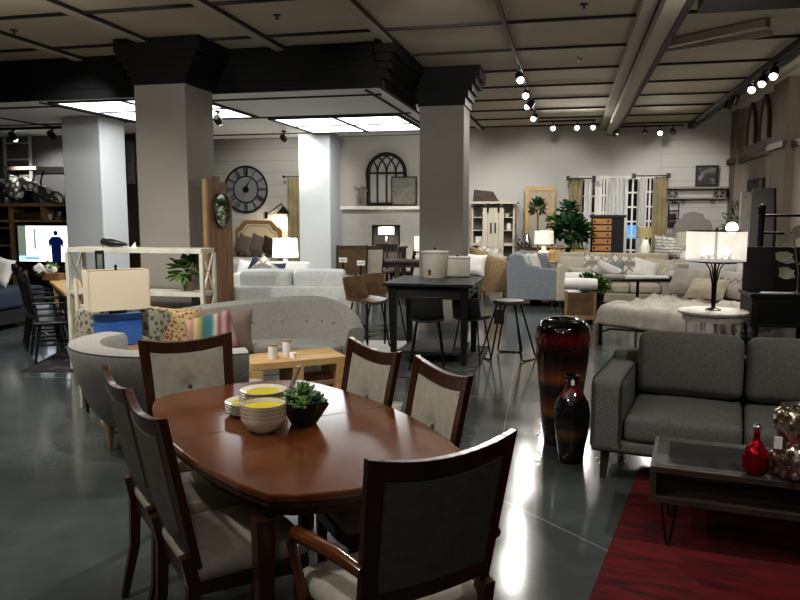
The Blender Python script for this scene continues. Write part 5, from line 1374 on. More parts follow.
# two tagged candle holders
for k, (px, py) in enumerate(((343, 260), (361, 263))):
    yy = 10.2; p = at(px, py, Y=yy)
    t = thing('white_price_sign', ['small white sign on a dark stand behind the silver sofa, left', 'small white sign on a dark stand behind the silver sofa, right'][k], 'sign', (p.x, yy, 0))
    MB().bb(-.06, .06, -.005, .005, p.z-.035, p.z+.035).build('card', 'tag', t); MB().tube([(0, 0, 0), (0, 0, p.z-.03)], .012, 6).lathe([(.08, 0), (.08, .015)], n=16).build('stand', 'iron', t); MB().bb(-.04, .04, -.007, -.005, p.z-.005, p.z+.005).build('lettering', 'backgrey', t)

# ================================================================== FAR LEFT: shelving, television, black chairs
YT = 11.2
def tp(px, py, Y=YT): return at(px, py, Y=Y)
x0, x1 = tp(-40, 203).x, tp(72, 203).x; ztop = tp(30, 203).z
t = thing('media_shelving', 'wooden wall unit of cubbies framing the television', 'shelving', (x0, YT, 0)); w = x1-x0
xa = tp(9.5, 230).x-x0; z2 = tp(30, 220.5).z; z3 = tp(5, 226).z
MB().bb(0, w, .36, .38, 0, ztop-.05).build('back_board', 'blackmatt', t)
MB().bb(-.02, w+.02, -.02, .38, ztop-.06, ztop).build('top', 'oak', t); MB().bb(0, w, 0, .36, z2-.03, z2+.01).build('shelf', 'oak', t)
for xx in (0, xa, tp(40.5, 212).x-x0, w-.04): MB().bb(xx-.0, xx+.045, 0, .359, (z2 if abs(xx-(tp(40.5, 212).x-x0)) < .01 else 0), ztop-.06).build('upright', 'oak', t)
for z in (z3-.02, tp(5, 245).z, .5): MB().bb(.05, xa, .01, .359, z-.03, z).build('shelf', 'oak', t)
MB().bb(xa+.05, w, 0, .359, .55, .78).build('cabinet', 'darkwood', t)
for k, (px, m, nm, lb, wd, hh_) in enumerate(((26, 'rustic', 'wooden_tray', 'brown wooden box tray on the upper shelf above the television', .55, .13), (53, 'silver', 'metal_bowl', 'shiny metal bowl on the upper shelf right of the wooden tray', .22, .14), (44, 'white', 'white_jar', 'little white jar beside the metal bowl on the upper shelf', .07, .10))):
    x = tp(px, 218).x
    o = (MB().bb(-wd/2, wd/2, -.12, .12, 0, .02).bb(-wd/2, wd/2, -.12, -.10, .02, hh_).bb(-wd/2, wd/2, .10, .12, .02, hh_).bb(-wd/2, -wd/2+.02, -.1, .1, .02, hh_).bb(wd/2-.02, wd/2, -.1, .1, .02, hh_) if k == 0 else MB().lathe([(wd*.3, 0), (wd*.5, hh_*.4), (wd*.5, hh_), (wd*.46, hh_), (0, .02)], n=20)).build(nm, m, None, smooth=(k > 0))
    o.location = (x, YT+.16, z2+.0105); tag(o, lb, ['tray', 'bowl', 'jar'][k])
# television
a0, a1 = tp(17.5, 224), tp(76, 263.5)
TX0, TX1, TZ1, TZ0 = a0.x, a1.x, a0.z, a1.z
t = thing('television', 'flat television showing a person in dark blue against white', 'television', (TX0, YT-.05, TZ0)); W_, H_ = TX1-TX0, TZ1-TZ0
MB().bb(0, W_, 0, .05, 0, H_).build('bezel', 'black', t, bevel=.004); MB().bb(W_*.4, W_*.6, 0, .2, -(TZ0-.785), -.0).build('stand', 'black', t)
def scr(u0, u1, v0, v1, y=-.002): return MB().bb(.04+(W_-.08)*u0, .04+(W_-.08)*u1, y, y+.0015, .03+(H_-.06)*v0, .03+(H_-.06)*v1)
scr(0, 1, 0, 1).build('screen', 'tv_white', t); scr(0, .15, .15, 1, -.004).build('screen_curtain', 'tv_green', t); scr(0, .42, .02, .17, -.004).build('caption_bar', 'tv_cyan', t); scr(.12, .38, .07, .11, -.006).build('caption_text', 'tv_grey', t)
scr(.30, .34, .35, .92, -.004).build('screen_window', 'tv_grey', t)
b = MB(); cxx = .04+(W_-.08)*.72; zz = lambda v: .03+(H_-.06)*v
b.lathe([(0, -.001), (.045, 0), (0, .001)], (cxx, -.005, zz(.80)), 14, (0, 1, 0)); b.prism([(-.13, zz(.38)), (-.15, zz(.58)), (-.08, zz(.70)), (.08, zz(.70)), (.15, zz(.58)), (.13, zz(.38)), (.10, zz(.48)), (.09, zz(0)), (-.09, zz(0)), (-.10, zz(.48))], -.006, -.004, planexz(cxx, 0, 0)); b.build('screen_figure', 'skin_tv', t)
# things on top of the shelving
xq = lambda px, Y=YT+.2: at(px, 190, Y=Y).x
t = thing('rustic_bench', 'small dark bench standing on top of the shelving unit', 'bench', (xq(28), YT+.18, ztop+.0005))
zb_ = at(28, 167, Y=YT+.2).z-ztop
MB().bb(-.32, .32, -.14, .14, zb_-.06, zb_).build('seat', 'greywood', t)
for sx in (-1, 1):
    for sy in (-1, 1): MB().tube([(sx*.28, sy*.1, zb_-.06), (sx*.20, sy*.1, zb_*.6), (sx*.26, sy*.1, 0)], .014, 6).build('leg', 'black', t)
p = cushion('scatter_cushion', 'black and white leaf-print cushion propped on top of the shelving', (xq(22), YT+.02, ztop+.0), .50, .44, .14, 'leafprint', 0, 12, 14)
o = MB().slab(lambda s, tv, d: Vector((s, -.1 + .22*0 + d - .0, .34-.30*s/.75 + .02*math.sin(s*30)+tv)), 0, .75, -.07, .07, 12, 4, -.06, .06).build('print_throw', 'leafprint', None, smooth=True); o.location = (xq(32), YT+.04, ztop+.04); tag(o, 'leaf-print throw sloping down on top of the shelving', 'throw')
tag(MB().prism([(-.3, 0), (.12, 0), (.0, .22), (-.3, .22)], -.1, .1, Matrix.Rotation(PI/2, 4, 'X')).build('black_crate', 'black', None, loc=(xq(36), YT+.25, ztop+.0005)), 'black sloped crate behind the leaf-print throw', 'crate')
t = thing('white_ladder', 'white metal ladder leaning at the far left above the shelving', 'ladder', (xq(3), 12.0, 0))
zl = at(10, 118, Y=12.0).z
for x in (-.5, .05): MB().bar((x, 0, 0), (x, .1, zl), .05, .03).build('rail', 'white', t)
for k in range(9): z = zl-.15-k*.30; MB().bar((-.5, .1*z/zl, z), (.05, .1*z/zl, z), .03).build('rung', 'white', t)
t = thing('black_rail', 'dark wall rail running behind the items above the shelving', 'rail', (-10.2, 12.18, at(50, 170, Y=12.1).z)); MB().bb(0, 2.8, -.03, 0, -.06, .06).build('rail', 'blackmatt', t)
for k, (dx, dz) in enumerate(((.0, .1), (.0, .3))):
    pass
t = thing('wrought_candelabra', 'black and white wrought ornament at the far left on the shelving', 'ornament', (xq(2), YT+.1, ztop+.0005))
b = MB()
for k in range(4): b.tube([(0, 0, 0), (.06*math.cos(k*1.57), .05*math.sin(k*1.57), .2), (.14*math.cos(k*1.57), .1*math.sin(k*1.57), .32+.04*k)], .012, 6)
b.build('arms', 'black', t)
for k in range(4): MB().lathe([(.03, 0), (.035, .06)], (.14*math.cos(k*1.57), .1*math.sin(k*1.57), .33+.04*k), 10).build('cup', 'white', t)

# blue-seated bench/bed at far left edge
o = thing('dark_bed', 'low bed with navy cover and white throw at the far left edge', 'bed', (at(2, 300, Y=9.0).x-.35, 9.0, 0))
MB().soft((0, 0, .42), (1.3, 1.1, .28), .06).build('mattress', 'navy', o, smooth=True); MB().bb(-.64, .64, -.54, .54, .08, .27).build('bed_frame', 'blackmatt', o); MB().soft((.2, -.55, .26), (.9, .06, .22), .02).build('white_throw', 'whitefab', o, smooth=True)
cushion('scatter_cushion', 'white and grey cushion on the navy bed at the far left', (at(4, 262, Y=9.1).x-.05, 9.1, .56), .42, .42, .14, 'whitefab', R(-10), 20, 10)
# light wood dining table with black spindle chairs
t = plain_table('blond wood dining table beside the black spindle chairs', -5.62, 7.86, .78, 1.75, .76, 'pine', rz=R(43))
def windsor(label, loc, rz, group):
    t = thing('windsor_chair', label, 'chair', loc, rz, group)
    MB().soft((0, 0, .44), (.44, .42, .045), .02).build('seat', 'black', t, smooth=True)
    for sx in (-1, 1):
        for sy in (-1, 1): MB().tube([(sx*.13, sy*.13, .43), (sx*.19, sy*.20, 0)], [.019, .013], 8).build('leg', 'black', t, smooth=True)
        MB().tube([(sx*.19, .16, .46), (sx*.21, .25, .98)], .014, 8).build('back_post', 'black', t, smooth=True)
        MB().tube([(sx*.20, .19, .66), (sx*.25, .0, .665), (sx*.24, -.12, .66), (sx*.20, -.13, .46)], .013, 8).build('armrest', 'black', t, smooth=True)
    for k in range(6): x = -.15+.06*k; MB().bar((x, .17, .46), (x*1.05, .25, .93), .012).build('spindle', 'black', t)
    MB().slab(lambda s, tv, d: Vector((s, .245-.03*(1-(s/.23)**2)+.03+d, tv)), -.23, .23, .90, lambda s: .99+.015*(1-(s/.23)**2), 8, 2, -.012, .012).build('crest_rail', 'black', t, smooth=True)
    MB().bar((-.16, -.0, .2), (.16, 0, .2), .018).bar((-.165, -.165, .2), (-.165, .165, .2), .018).bar((.165, -.165, .2), (.165, .165, .2), .018).build('stretcher', 'black', t)
    return t
wc = [((-5.50, 7.00), 'nearest black spindle-back chair at the blond table', R(128)), ((-5.95, 7.45), 'second black spindle-back chair along the blond table', R(136)), ((-6.38, 7.90), 'third black spindle-back chair, at the left by the navy bed', R(133))]
W0 = None
for (px, py), lab, rz in wc:
    p = Vector((px, py, 0))
    if W0 is None: W0 = windsor(lab, (p.x, p.y, 0), rz, 'black spindle-back chairs at the blond table')
    else: dup(W0, (p.x, p.y, 0), rz, lab)
p = at(44, 278, z=.76); p = Vector((at(50, 279, Y=8.3).x, 8.3, .76))
t = thing('flower_arrangement', 'white and yellow flower arrangement in a dark box on the blond table', 'flowers', (p.x+.05, p.y, .7605))
MB().bb(-.13, .13, -.06, .06, 0, .09).build('box', 'barn', t, bevel=.004)
b = MB(); rnd = random.Random(9)
for k in range(16): b.sphere((rnd.uniform(-.2, .1), rnd.uniform(-.06, .06), rnd.uniform(.10, .2)), rnd.uniform(.03, .05), 8)
b.build('blossoms', 'whitefab', t, smooth=True); foliage(MB(), (0, 0, .11), 30, .15, .08, .09, .04, 12).build('leaves', 'leaf_lime', t, smooth='leaf')
o = MB().prism([(at(20, 372, z=0).x, at(20, 372, z=0).y), (at(85, 372, z=0).x, at(85, 372, z=0).y+.0), (-4.8, 9.0), (-6.3, 9.0)], .001, .008).build('area_rug', 'rug_dark'); tag(o, 'dark floral rug under the black spindle chairs', 'rug')
t = thing('tall_wood_frame', 'dark-framed tall panel on the grey wall between the two left columns', 'panel', (at(129, 180, Y=12.0).x, 12.05, 0)); MB().bb(-.12, .14, 0, .03, 0, 3.0).build('frame', 'darkwood', t); MB().bb(.14, .22, -.02, .03, 0, 3.0).build('edge_board', 'oak', t); MB().bb(-.06, .10, -.01, 0, 2.15, 2.9).build('panel', 'greypanel', t)

# ================================================================== BACK WALL, CENTRE AND RIGHT
# ivory armoire with sliding barn doors
YA = 16.75
a0, a1 = at(471.5, 205, Y=YA-.2).x, at(515, 205, Y=YA-.2).x; zt = at(490, 201.5, Y=YA-.2).z; zb_ = at(490, 243, Y=YA-.2).z
t = thing('barn_door_cabinet', 'ivory cabinet with two sliding plank doors between open shelves', 'cabinet', (a0, YA-.2, 0)); w = a1-a0
MB().bb(0, w, .40, .43, .06, zt).build('back_board', 'greywood', t)
for x in (0, w*.30, w*.66, w-.04): MB().bb(x, x+.04, 0, .40, .06, zt-.05).build('side_panel', 'ivory', t)
MB().bb(-.05, w+.05, -.06, .44, zt-.05, zt).build('top', 'ivory', t); MB().bb(-.03, w+.03, -.03, .43, 0, .12).build('plinth', 'ivory', t); MB().bb(-.02, w+.02, -.02, .41, zb_-.06, zb_).build('waist_shelf', 'ivory', t)
for x0, x1_ in ((.04, w*.30), (w*.66+.04, w-.04)):
    for k in range(1, 3): z = zb_+(zt-.05-zb_)*k/3; MB().bb(x0, x1_, .01, .4, z-.02, z).build('shelf', 'ivory', t)
rl = MB().bb(0, w, -.075, -.062, zt-.13, zt-.09).build('door_rail', 'iron', t)
for k in (0, 1):
    x0 = w*.27+(w*.245)*k; x1_ = x0+w*.24
    dr = MB().bb(x0, x1_, -.055, -.02, .14, zt-.14).build('door', 'ivory', t)
    MB().bb(x0+(x1_-x0)/2-.005, x0+(x1_-x0)/2+.005, -.058, -.055, .14, zt-.14).build('groove', 'greywood', dr)
    hx = x1_-.06 if k == 0 else x0+.03
    MB().bb(hx, hx+.03, -.08, -.055, 1.2, 1.42).build('handle', 'iron', dr)
    MB().bb((x0+x1_)/2-.02, (x0+x1_)/2+.02, -.085, -.055, zt-.24, zt-.08).lathe([(.04, -.09), (.04, -.076)], ((x0+x1_)/2, 0, zt-.08), 14, (0, 1, 0)).build('hanger', 'iron', dr)
for k, (fx, fz, kind) in enumerate(((.12, 0, 'jar'), (.2, 0, 'bottle'), (.85, 1, 'jar'), (.8, 2, 'bowl'))):
    z = zb_+(zt-.05-zb_)*fz/3
    o = MB().lathe([(.05, 0), (.06, .05), (.055, .12), (.03, .15)] if kind != 'bowl' else [(.04, 0), (.09, .08), (.08, .08), (0, .02)], n=14).build('white_'+kind, 'white', None, smooth=True, loc=(a0+w*fx, YA-.0, z+.001))
    tag(o, ['white jar at the left of the cabinet\'s lowest open shelf', 'second white bottle on the cabinet\'s lowest left shelf', 'white jar on the middle shelf right of the sliding doors', 'white bowl on the top shelf right of the sliding doors'][k], kind)
q = [at(473, 201, Y=YA-.1), at(499, 201, Y=YA-.1), at(494, 191, Y=YA-.1), at(474, 189, Y=YA-.1)]
tag(MB().prism([(v.x-q[0].x, v.z-q[0].z) for v in (q[0], q[1], q[2]+Vector((-.02, 0, 0)), q[3])], 0, .05, planexz(q[0].x, YA-.12, zt+.001)).build('wooden_sign', 'rustic'), 'slanting brown wood panel leaning on top of the ivory cabinet', 'wall art')
# wooden pane-window frame leaning by the wall
y = 16.9; a0, a1, zt, zb_ = at(525.5, 200, Y=y).x, at(555, 200, Y=y).x, at(540, 186.5, Y=y).z, .3
t = thing('wooden_window_frame', 'tan wooden four-light door frame hung on the back wall', 'frame', (a0, y, zb_)); w = a1-a0; h = zt-zb_
MB().bb(0, w, 0, .05, h-.09, h).bb(0, .08, 0, .05, 0, h-.09).bb(w-.08, w, 0, .05, 0, h-.09).bb(.08, w-.08, 0, .05, 0, .1).bb(.08, w-.08, 0, .05, h*.69, h*.69+.06).build('frame', 'pine', t)
for k in (1, 2, 3): x = .08+(w-.16)*k/4; MB().bb(x-.02, x+.02, .01, .04, h*.69+.06, h-.09).build('glazing_bar', 'pine', t)
MB().bb(.08, w-.08, .03, .035, .1, h-.09).build('panel', mat('frame_fill', (.40, .36, .28), .6), t)
# two trees
p = at(538, 262, Y=14.8)
potted('small dark round-headed tree in front of the wooden frame', (at(537, 250, Y=14.9).x, 14.9, 0), 'taupe_fab', .12, .35, .13, .19, 240, .09, .05, 'leaf_dark', 21, name='potted_tree', stem=1.22)
pf = at(569, 250, Y=15.25)
t = thing('fiddle_leaf_fig', 'large bushy green fig tree left of the black-sided chest', 'plant', (pf.x, 15.25, 0))
MB().lathe([(.2, 0), (.25, .4), (.23, .4), (.21, .35), (0, .35)], n=20, cap=False).build('pot', 'taupe_fab', t, smooth=True); MB().tube([(0, 0, .3), (.05, 0, .8), (0, .02, 1.3), (.0, 0, 1.75)], [.035, .03, .025, .012], 8).build('trunk', 'trunk', t)
b = MB(); foliage(b, (0, 0, 1.25), 420, .33, .32, .17, .12, 31); foliage(b, (-.05, 0, 1.62), 90, .13, .22, .15, .10, 32); b.build('foliage', 'leaf_dark', t, smooth='leaf')
foliage(MB(), (.30, 0, 1.25), 26, .12, .15, .14, .10, 33).build('lower_foliage', 'leaf_lime', t, smooth='leaf'); foliage(MB(), (-.28, .05, 1.42), 26, .12, .14, .14, .10, 34).build('side_foliage', 'leaf_lime', t, smooth='leaf')

# windows, with white lattice, curtains
def window(n, px0, px1, py0, panes, blues=()):
    y = YB-.06; x0, x1, zt = at(px0, 200, Y=y).x, at(px1, 200, Y=y).x, at((px0+px1)/2, py0, Y=y).z; zb_ = .5
    w_ = thing('window_%d' % n, 'window', 'window', (x0, y, zb_)); del w_['label']; del w_['category']; w_['kind'] = 'structure'; h = zt-zb_; w = x1-x0
    MB().bb(0, w, .03, .04, 0, h).build('pane', 'pane_dark', w_)
    if blues: MB().bb(.03, w-.03, .024, .03, h*blues[0], h*blues[1]).build('pane', 'pane_blue', w_)
    f = MB().bb(-.04, .03, 0, .05, -.04, h+.05).bb(w-.03, w+.04, 0, .05, -.04, h+.05).bb(.03, w-.03, 0, .05, -.05, .02).bb(.03, w-.03, 0, .05, h-.03, h+.05)
    f.bb(w/2-.02, w/2+.02, .005, .04, 0, h)
    for k in range(1, panes): f.bb(.03, w-.03, .006, .04, h*k/panes-.02, h*k/panes+.02)
    f.build('window_frame', 'white', w_)
window(1, 581, 596, 179, 5); window(2, 600.5, 607, 178, 5); window(3, 626.5, 638.5, 178, 6, (.30, .46)); window(4, 645.5, 654, 177, 6)
# white wall board behind the windows
struct(MB().bb(at(578, 200, Y=YB).x, at(667, 200, Y=YB).x, YB-.025, YB, .2, at(620, 176, Y=YB).z).build('trim_30', mat('bright_white', (.66, .66, .65), .7)))
y = 16.85
def cu_(label, px0, px1, py, m, wv, yy=16.92, **k): return curtain(label, at(px0, 200, Y=yy).x, at(px1, 200, Y=yy).x, yy, .15, at(px0, py, Y=yy).z, m, wv, **k)
cu_('pale gold curtain panel pulled aside at the left of the windows', 569, 583, 178.5, 'curtain', 3, gather=.5)
cu_('white sheer curtain right of the left gold curtain', 584, 592, 180, 'curtain_w', 2, amp=.02)
cu_('white curtain panel between the second and third windows', 609, 624, 178.5, 'curtain_w', 4, amp=.03)
cu_('narrow white curtain left of the gold one on the right', 639, 645, 178.5, 'curtain_w', 2, amp=.02)
cu_('long gold curtain at the right end of the windows', 654, 667, 177, 'curtain', 3)
for k, (px0, px1, py, lab) in enumerate(((568, 594, 178.5, 'black curtain rod with ball finial over the left gold curtain'), (634, 668.5, 176, 'black curtain rod with square finial over the right gold curtain'))):
    a, b_ = at(px0, py, Y=16.85), at(px1, py, Y=16.85)
    t = thing('curtain_rod', lab, 'curtain rod', a); MB().bar((0, 0, 0), (b_.x-a.x, 0, 0), .03).build('rod', 'iron', t)
    for x in (0, b_.x-a.x): MB().bb(x-.04, x+.04, -.04, .04, -.05, .05).build('finial', 'iron', t); MB().bb(x-.01, x+.01, 0, .33, -.01, .01).build('bracket', 'iron', t)
# chest of drawers with black sides
yc = 15.4; a0, a1, a2 = at(591.5, 230, Y=yc).x, at(612, 230, Y=yc).x, at(624, 230, Y=yc+.0).x; zt = at(600, 215, Y=yc).z
t = thing('apothecary_chest', 'chest with orange wood drawers and black sides before the windows', 'chest', (a0, yc, 0), 0)
w = a1-a0; w2 = a2-a0
MB().bb(-.04, w2+.04, -.03, .5, zt-.05, zt).build('top', 'black', t); MB().bb(0, w2, .015, .47, .1, zt-.05).build('case', 'blackmatt', t); MB().bb(-.03, w2+.03, -.02, .49, 0, .1).build('plinth', 'black', t)
for k in range(10):
    z = zt-.06-(k+1)*.133; 
    dr = MB().bb(.02, w-.01, -.008, .0145, z+.012, z+.12).build('drawer', 'orange_wood', t, bevel=.003)
    for fx in (.14, .80): MB().sphere((w*fx, -.015, z+.066), .022, 8).build('knob', 'black', dr)
# sofas and chairs
def px_x(px, Y): return at(px, 250, Y=Y).x
x0, x1 = px_x(557, 13.2), px_x(674, 13.2)
t = straight_sofa('long beige rolled-arm sofa with a row of cushions below the windows', ((x0+x1)/2+.0, 13.4, 0), 0, x1-x0, .95, 'beige_fab', nc=3, zback=.92, zarm=.66, cush=False, scroll=True, aw=.2)
ccs = [(576, 'beige_fab', 'cream cushion at the left end of the long beige sofa', .56, 0), (597, 'lattice', 'lattice-patterned cushion left of the white throw on the beige sofa', .52, 45), (625, 'lattice', 'lattice-patterned cushion in the middle of the beige sofa', .52, 10), (646, 'whitefab', 'cream cushion tilted on the right part of the beige sofa', .44, 14), (661, 'beige_fab', 'beige square cushion near the right arm of the beige sofa', .50, 5), (613, 'bluegrey', 'blue-grey cushion behind the white throw on the beige sofa', .46, 5), (582, 'beige_fab', 'small tan lumbar cushion at the left of the beige sofa', .42, 0)]
for k, (px, m, lab, s_, rl) in enumerate(ccs):
    yy = 13.33-.05*(k % 2)-(.18 if k == 6 else 0); cushion('scatter_cushion', lab, (px_x(px, yy), yy, .45), s_, s_*(.8 if k < 6 else .6), .15, m, 0, 15, rl if rl < 40 else 12, )
o = MB().pillow((0, 0, 0), .52, .36, .16, rotm(R(50), R(25), 0), pinch=.25).build('white_throw', 'whitefab', None, smooth=True); o.location = (px_x(608, 13.0), 13.02, .66); tag(o, 'crumpled white throw lying on the long beige sofa', 'throw')
# blue-grey loveseat seen from its side, faces +X
Yl = 13.4; xa, xb = px_x(508, 13.0), px_x(558, 13.0)
t = thing('slope_arm_loveseat', 'blue-grey loveseat seen from the side with high sloping back', 'loveseat', ((xa+xb)/2, 13.0, 0)); w = (xb-xa)/2
zt = at(530, 254, Y=13.0).z; za = at(545, 268, Y=13.0).z
pr_ = [(-w, .12), (-w-.02, za), (-w+.02, zt-.05), (-w+.12, zt), (-w+.25, zt-.03), (-w*.25, za+.06), (w*.3, za), (w-.02, za-.02), (w, za-.08), (w-.01, .12)]
for yy in (0, 1.45): MB().prism(pr_, yy, yy+.16, Matrix(((1, 0, 0, 0), (0, 0, 1, 0), (0, 1, 0, 0), (0, 0, 0, 1)))).build('armrest', 'bluegrey', t, bevel=.02)
MB().bb(-w, -w+.2, .16, 1.45, .12, zt-.03).build('backrest', 'bluegrey', t, bevel=.03); MB().soft((.02, .80, .25), (2*w-.06, 1.29, .26), .03).build('base', 'bluegrey', t, smooth=True)
for k in (0, 1): MB().soft((.1, .485+.64*k, .45), (2*w-.28, .63, .15), .05, bulge=(0, 0, .02)).build('seat_cushion', 'bluegrey', t, smooth=True)
for x in (-w+.08, w-.08):
    for yy in (.08, 1.5): MB().bar((x, yy, .13), (x, yy, 0), .05, .05, .035, .035).build('leg', 'darkwood', t)
for k, (dx_, dy, m, lab) in enumerate(((-w+.34, .42, 'silver_fab', 'silver-grey cushion leaning on the back of the blue-grey loveseat'), (-w+.46, .46, 'whitefab', 'white cushion standing on the blue-grey loveseat'), (-w+.60, .70, 'bluegrey', 'grey cushion lying on the loveseat right of the white one'))):
    cushion('scatter_cushion', lab, ((xa+xb)/2+dx_, 13.0+dy, .52), .44, .42, .14, m, R(75), 18)
# bolster bench
y = 11.0; xa, xb = px_x(566, y), px_x(598, y)
zt = at(580, 277, Y=y).z; zs = at(580, 292, Y=y).z
t = thing('bolster_bench', 'wood-framed bench seat with round cream bolster ends left of the iron bed', 'bench', (xa, y, 0), R(0)); w = xb-xa
for yy in (0, 1.1):
    MB().lathe([(0, -.02), (.075, -.01), (.085, .02), (.09, w/2), (.085, w-.02), (.075, w+.01), (0, w+.02)], (0, yy+.09, (zt+zs)/2), 20, (1, 0, 0), cap=False).build('bolster', 'whitefab', t, smooth=True)
    MB().bb(.02, w-.02, yy+.03, yy+.15, .12, zs-.02).build('end_panel', 'leather', t)
    for x in (0, w-.04): MB().bb(x, x+.04, yy+.0, yy+.18, 0, zs).build('leg', 'oak', t)
    MB().bb(.04, w-.04, yy+.02, yy+.16, .08, .14).build('rail', 'oak', t)
MB().soft((w/2, .64, .40), (w-.02, .9, .12), .04).build('seat', 'whitefab', t, smooth=True); MB().bb(0, w, .18, 1.10, .27, .34).build('seat_rail', 'oak', t)
# iron coffee table with finial + plant
y = 11.6; xa, xb = px_x(602, y), px_x(680, y); zt = at(640, 281, Y=y).z
t = thing('iron_coffee_table', 'black iron railed low table behind the bed with trays on top', 'coffee table', (xa, y, 0)); w = xb-xa
MB().tube([(0, 0, zt), (w, 0, zt+.03)], .022, 8).tube([(0, .7, zt), (w, .7, zt)], .02, 8).tube([(0, 0, zt), (0, .7, zt)], .02, 8).tube([(w, 0, zt+.03), (w, .7, zt)], .02, 8).build('top_frame', 'iron', t, smooth=True)
MB().bb(.03, w-.03, .03, .67, zt-.02, zt-.005).build('table_top', 'greywood', t)
for x, yy in ((0, 0), (w*.48, 0), (w, 0), (0, .7), (w, .7)): MB().tube([(x, yy, 0), (x, yy, zt)], .022, 8).build('leg', 'iron', t, smooth=True)
MB().sphere((w, 0, zt+.10), .045, 10).tube([(w, 0, zt), (w, 0, zt+.1)], .02, 8).build('finial', 'iron', t, smooth=True)
for k, (px, wd, hh_, m, lab, nm) in enumerate(((632, .62, .07, 'silver_fab', 'grey folded blanket stack on the black iron table', 'folded_blanket'), (622, .50, .05, 'greywood', 'pale wooden tray at the left of the iron table', 'wooden_tray'))):
    o = MB().soft((0, 0, hh_/2), (wd, .30, hh_), .02).build(nm, m, None, smooth=True); o.location = (px_x(px, y)+.25*(1-k), y+.20+.3*k, zt-.004); tag(o, lab, 'blanket' if k == 0 else 'tray')
p = Vector((px_x(597, 11.3), 11.35, 0))
t = potted('green flower arrangement in a dark urn beside the iron table', (p.x, p.y, 0), 'blackmatt', .13, .44, .20, .12, 240, .09, .05, 'leaf_lime', 44)
foliage(MB(), (-.12, 0, .60), 110, .13, .10, .08, .045, 45).build('dark_leaves', 'leaf_dark', t, smooth='leaf')
# beige armchairs in front of the ivory cabinet
for k, (px, yy, rz, lab) in enumerate(((494, 14.4, R(110), 'tan woven-back armchair with a draped cushion before the ivory cabinet'), (464, 15.7, R(150), 'pale armchair with white cushion half hidden by the tan column'))):
    t = barrel_chair(lab, (px_x(px, yy), yy, 0), rz, 'beige_fab' if k else mat('wicker', (.34, .24, .13), .8, c2=(.24, .16, .08), scale=30), W=.86, D=.8, hback=.98, harm=.66, seat='linen', legs='oak')
cushion('scatter_cushion', 'speckled grey-beige cushion tucked in the tan woven armchair', (px_x(488, 14.3), 14.35, .47), .50, .50, .16, 'lattice', R(20), 15, 12)
cushion('scatter_cushion', 'light cushion draped on the arm of the tan woven armchair', (px_x(494, 14.2), 14.2, .50), .42, .38, .14, 'linen', R(-10), 30, 25)
cushion('scatter_cushion', 'white cushion on the pale armchair beside the tan column', (px_x(475, 13.8), 13.8, .46), .42, .42, .15, 'whitefab', R(0), 20, 5)
# console with lamp and glassware
yy = 14.0; xa, xb = px_x(513, yy), px_x(592, yy); zt = at(540, 252, Y=yy).z
t = plain_table('long brown console table behind the loveseat carrying the white lamp', (xa+xb)/2, 15.9-1.0, xb-xa, .45, zt, 'rustic', name='console_table', cat='console') if 0 else None
t = thing('console_table', 'long brown console table behind the loveseat with baskets beneath', 'console', ((xa+xb)/2, 15.35, 0)); w = (xb-xa)/2
MB().bb(-w, w*.5, -.22, .22, .88, .93).build('tabletop', 'rustic', t); MB().bb(-w+.03, w*.5-.03, -.2, .2, .25, .29).build('shelf', 'rustic', t)
for x in (-w+.03, w*.5-.07):
    for y_ in (-.2, .16): MB().bb(x, x+.05, y_, y_+.05, 0, .88).build('leg', 'rustic', t)
for k in range(5):
    px = (516, 519, 524, 527, 530)[k]; x = px_x(px, 15.3); hh_ = (.26, .18, .24, .3, .16)[k]
    o = MB().lathe([(.05, 0), (.07, .05), (.07, hh_*.6), (.03, hh_*.8), (.035, hh_)], n=14, cap=False).build('glass_vase', 'silver' if k % 2 else 'glass', None, smooth=True, loc=(x, 15.3+.06*(k % 2), .9305))
    tag(o, ['clear glass vase at the left end of the brown console', 'low silver vase second from the left on the brown console', 'clear glass vase in the middle of the console glassware', 'tall silver vase beside the white lamp on the console', 'short clear vase behind the white drum lamp'][k], 'vase', 'glassware on the brown console')
ly = 13.9; p = at(542, 265, Y=ly); q0, q1 = at(532, 246, Y=ly), at(552, 246, Y=ly); qt = at(542, 232.5, Y=ly); nz = at(542, 263, Y=ly).z
nightstand('pale end table under the white bottle-shaped lamp', p.x, ly+.75, .5, .45, nz, 'greywood', 'end_table', 'end table')
table_lamp('white bottle-shaped lamp with drum shade right of the loveseat back', p.x+.0, ly+.75, nz+.0005, (q1.x-q0.x)/2*1.05, (q1.x-q0.x)/2, qt.z-q0.z, q0.z-nz-.03, 'shade_soft', 'ceramic', 5, .12, [(.9, 0), (1, .1), (1, .6), (.4, .75), (.35, 1)])
for k, (px, lab) in enumerate(((561, 'wooden crate of greenery on the console left of the fig tree'), (577, 'second wooden crate beside the fig tree pot'))):
    t = thing('wooden_crate', lab, 'crate', (px_x(px, 14.6)-.02, 14.78, 0)); MB().bb(-.2, .2, -.12, .12, .60, .92).build('box', 'pine', t); MB().bb(-.18, .18, -.1, .1, 0, .6).build('stand', 'rustic', t); foliage(MB(), (0, 0, .93), 26, .16, .05, .09, .05, 60+k).build('greenery', 'leaf_lime' if k else 'linen', t, smooth='leaf')
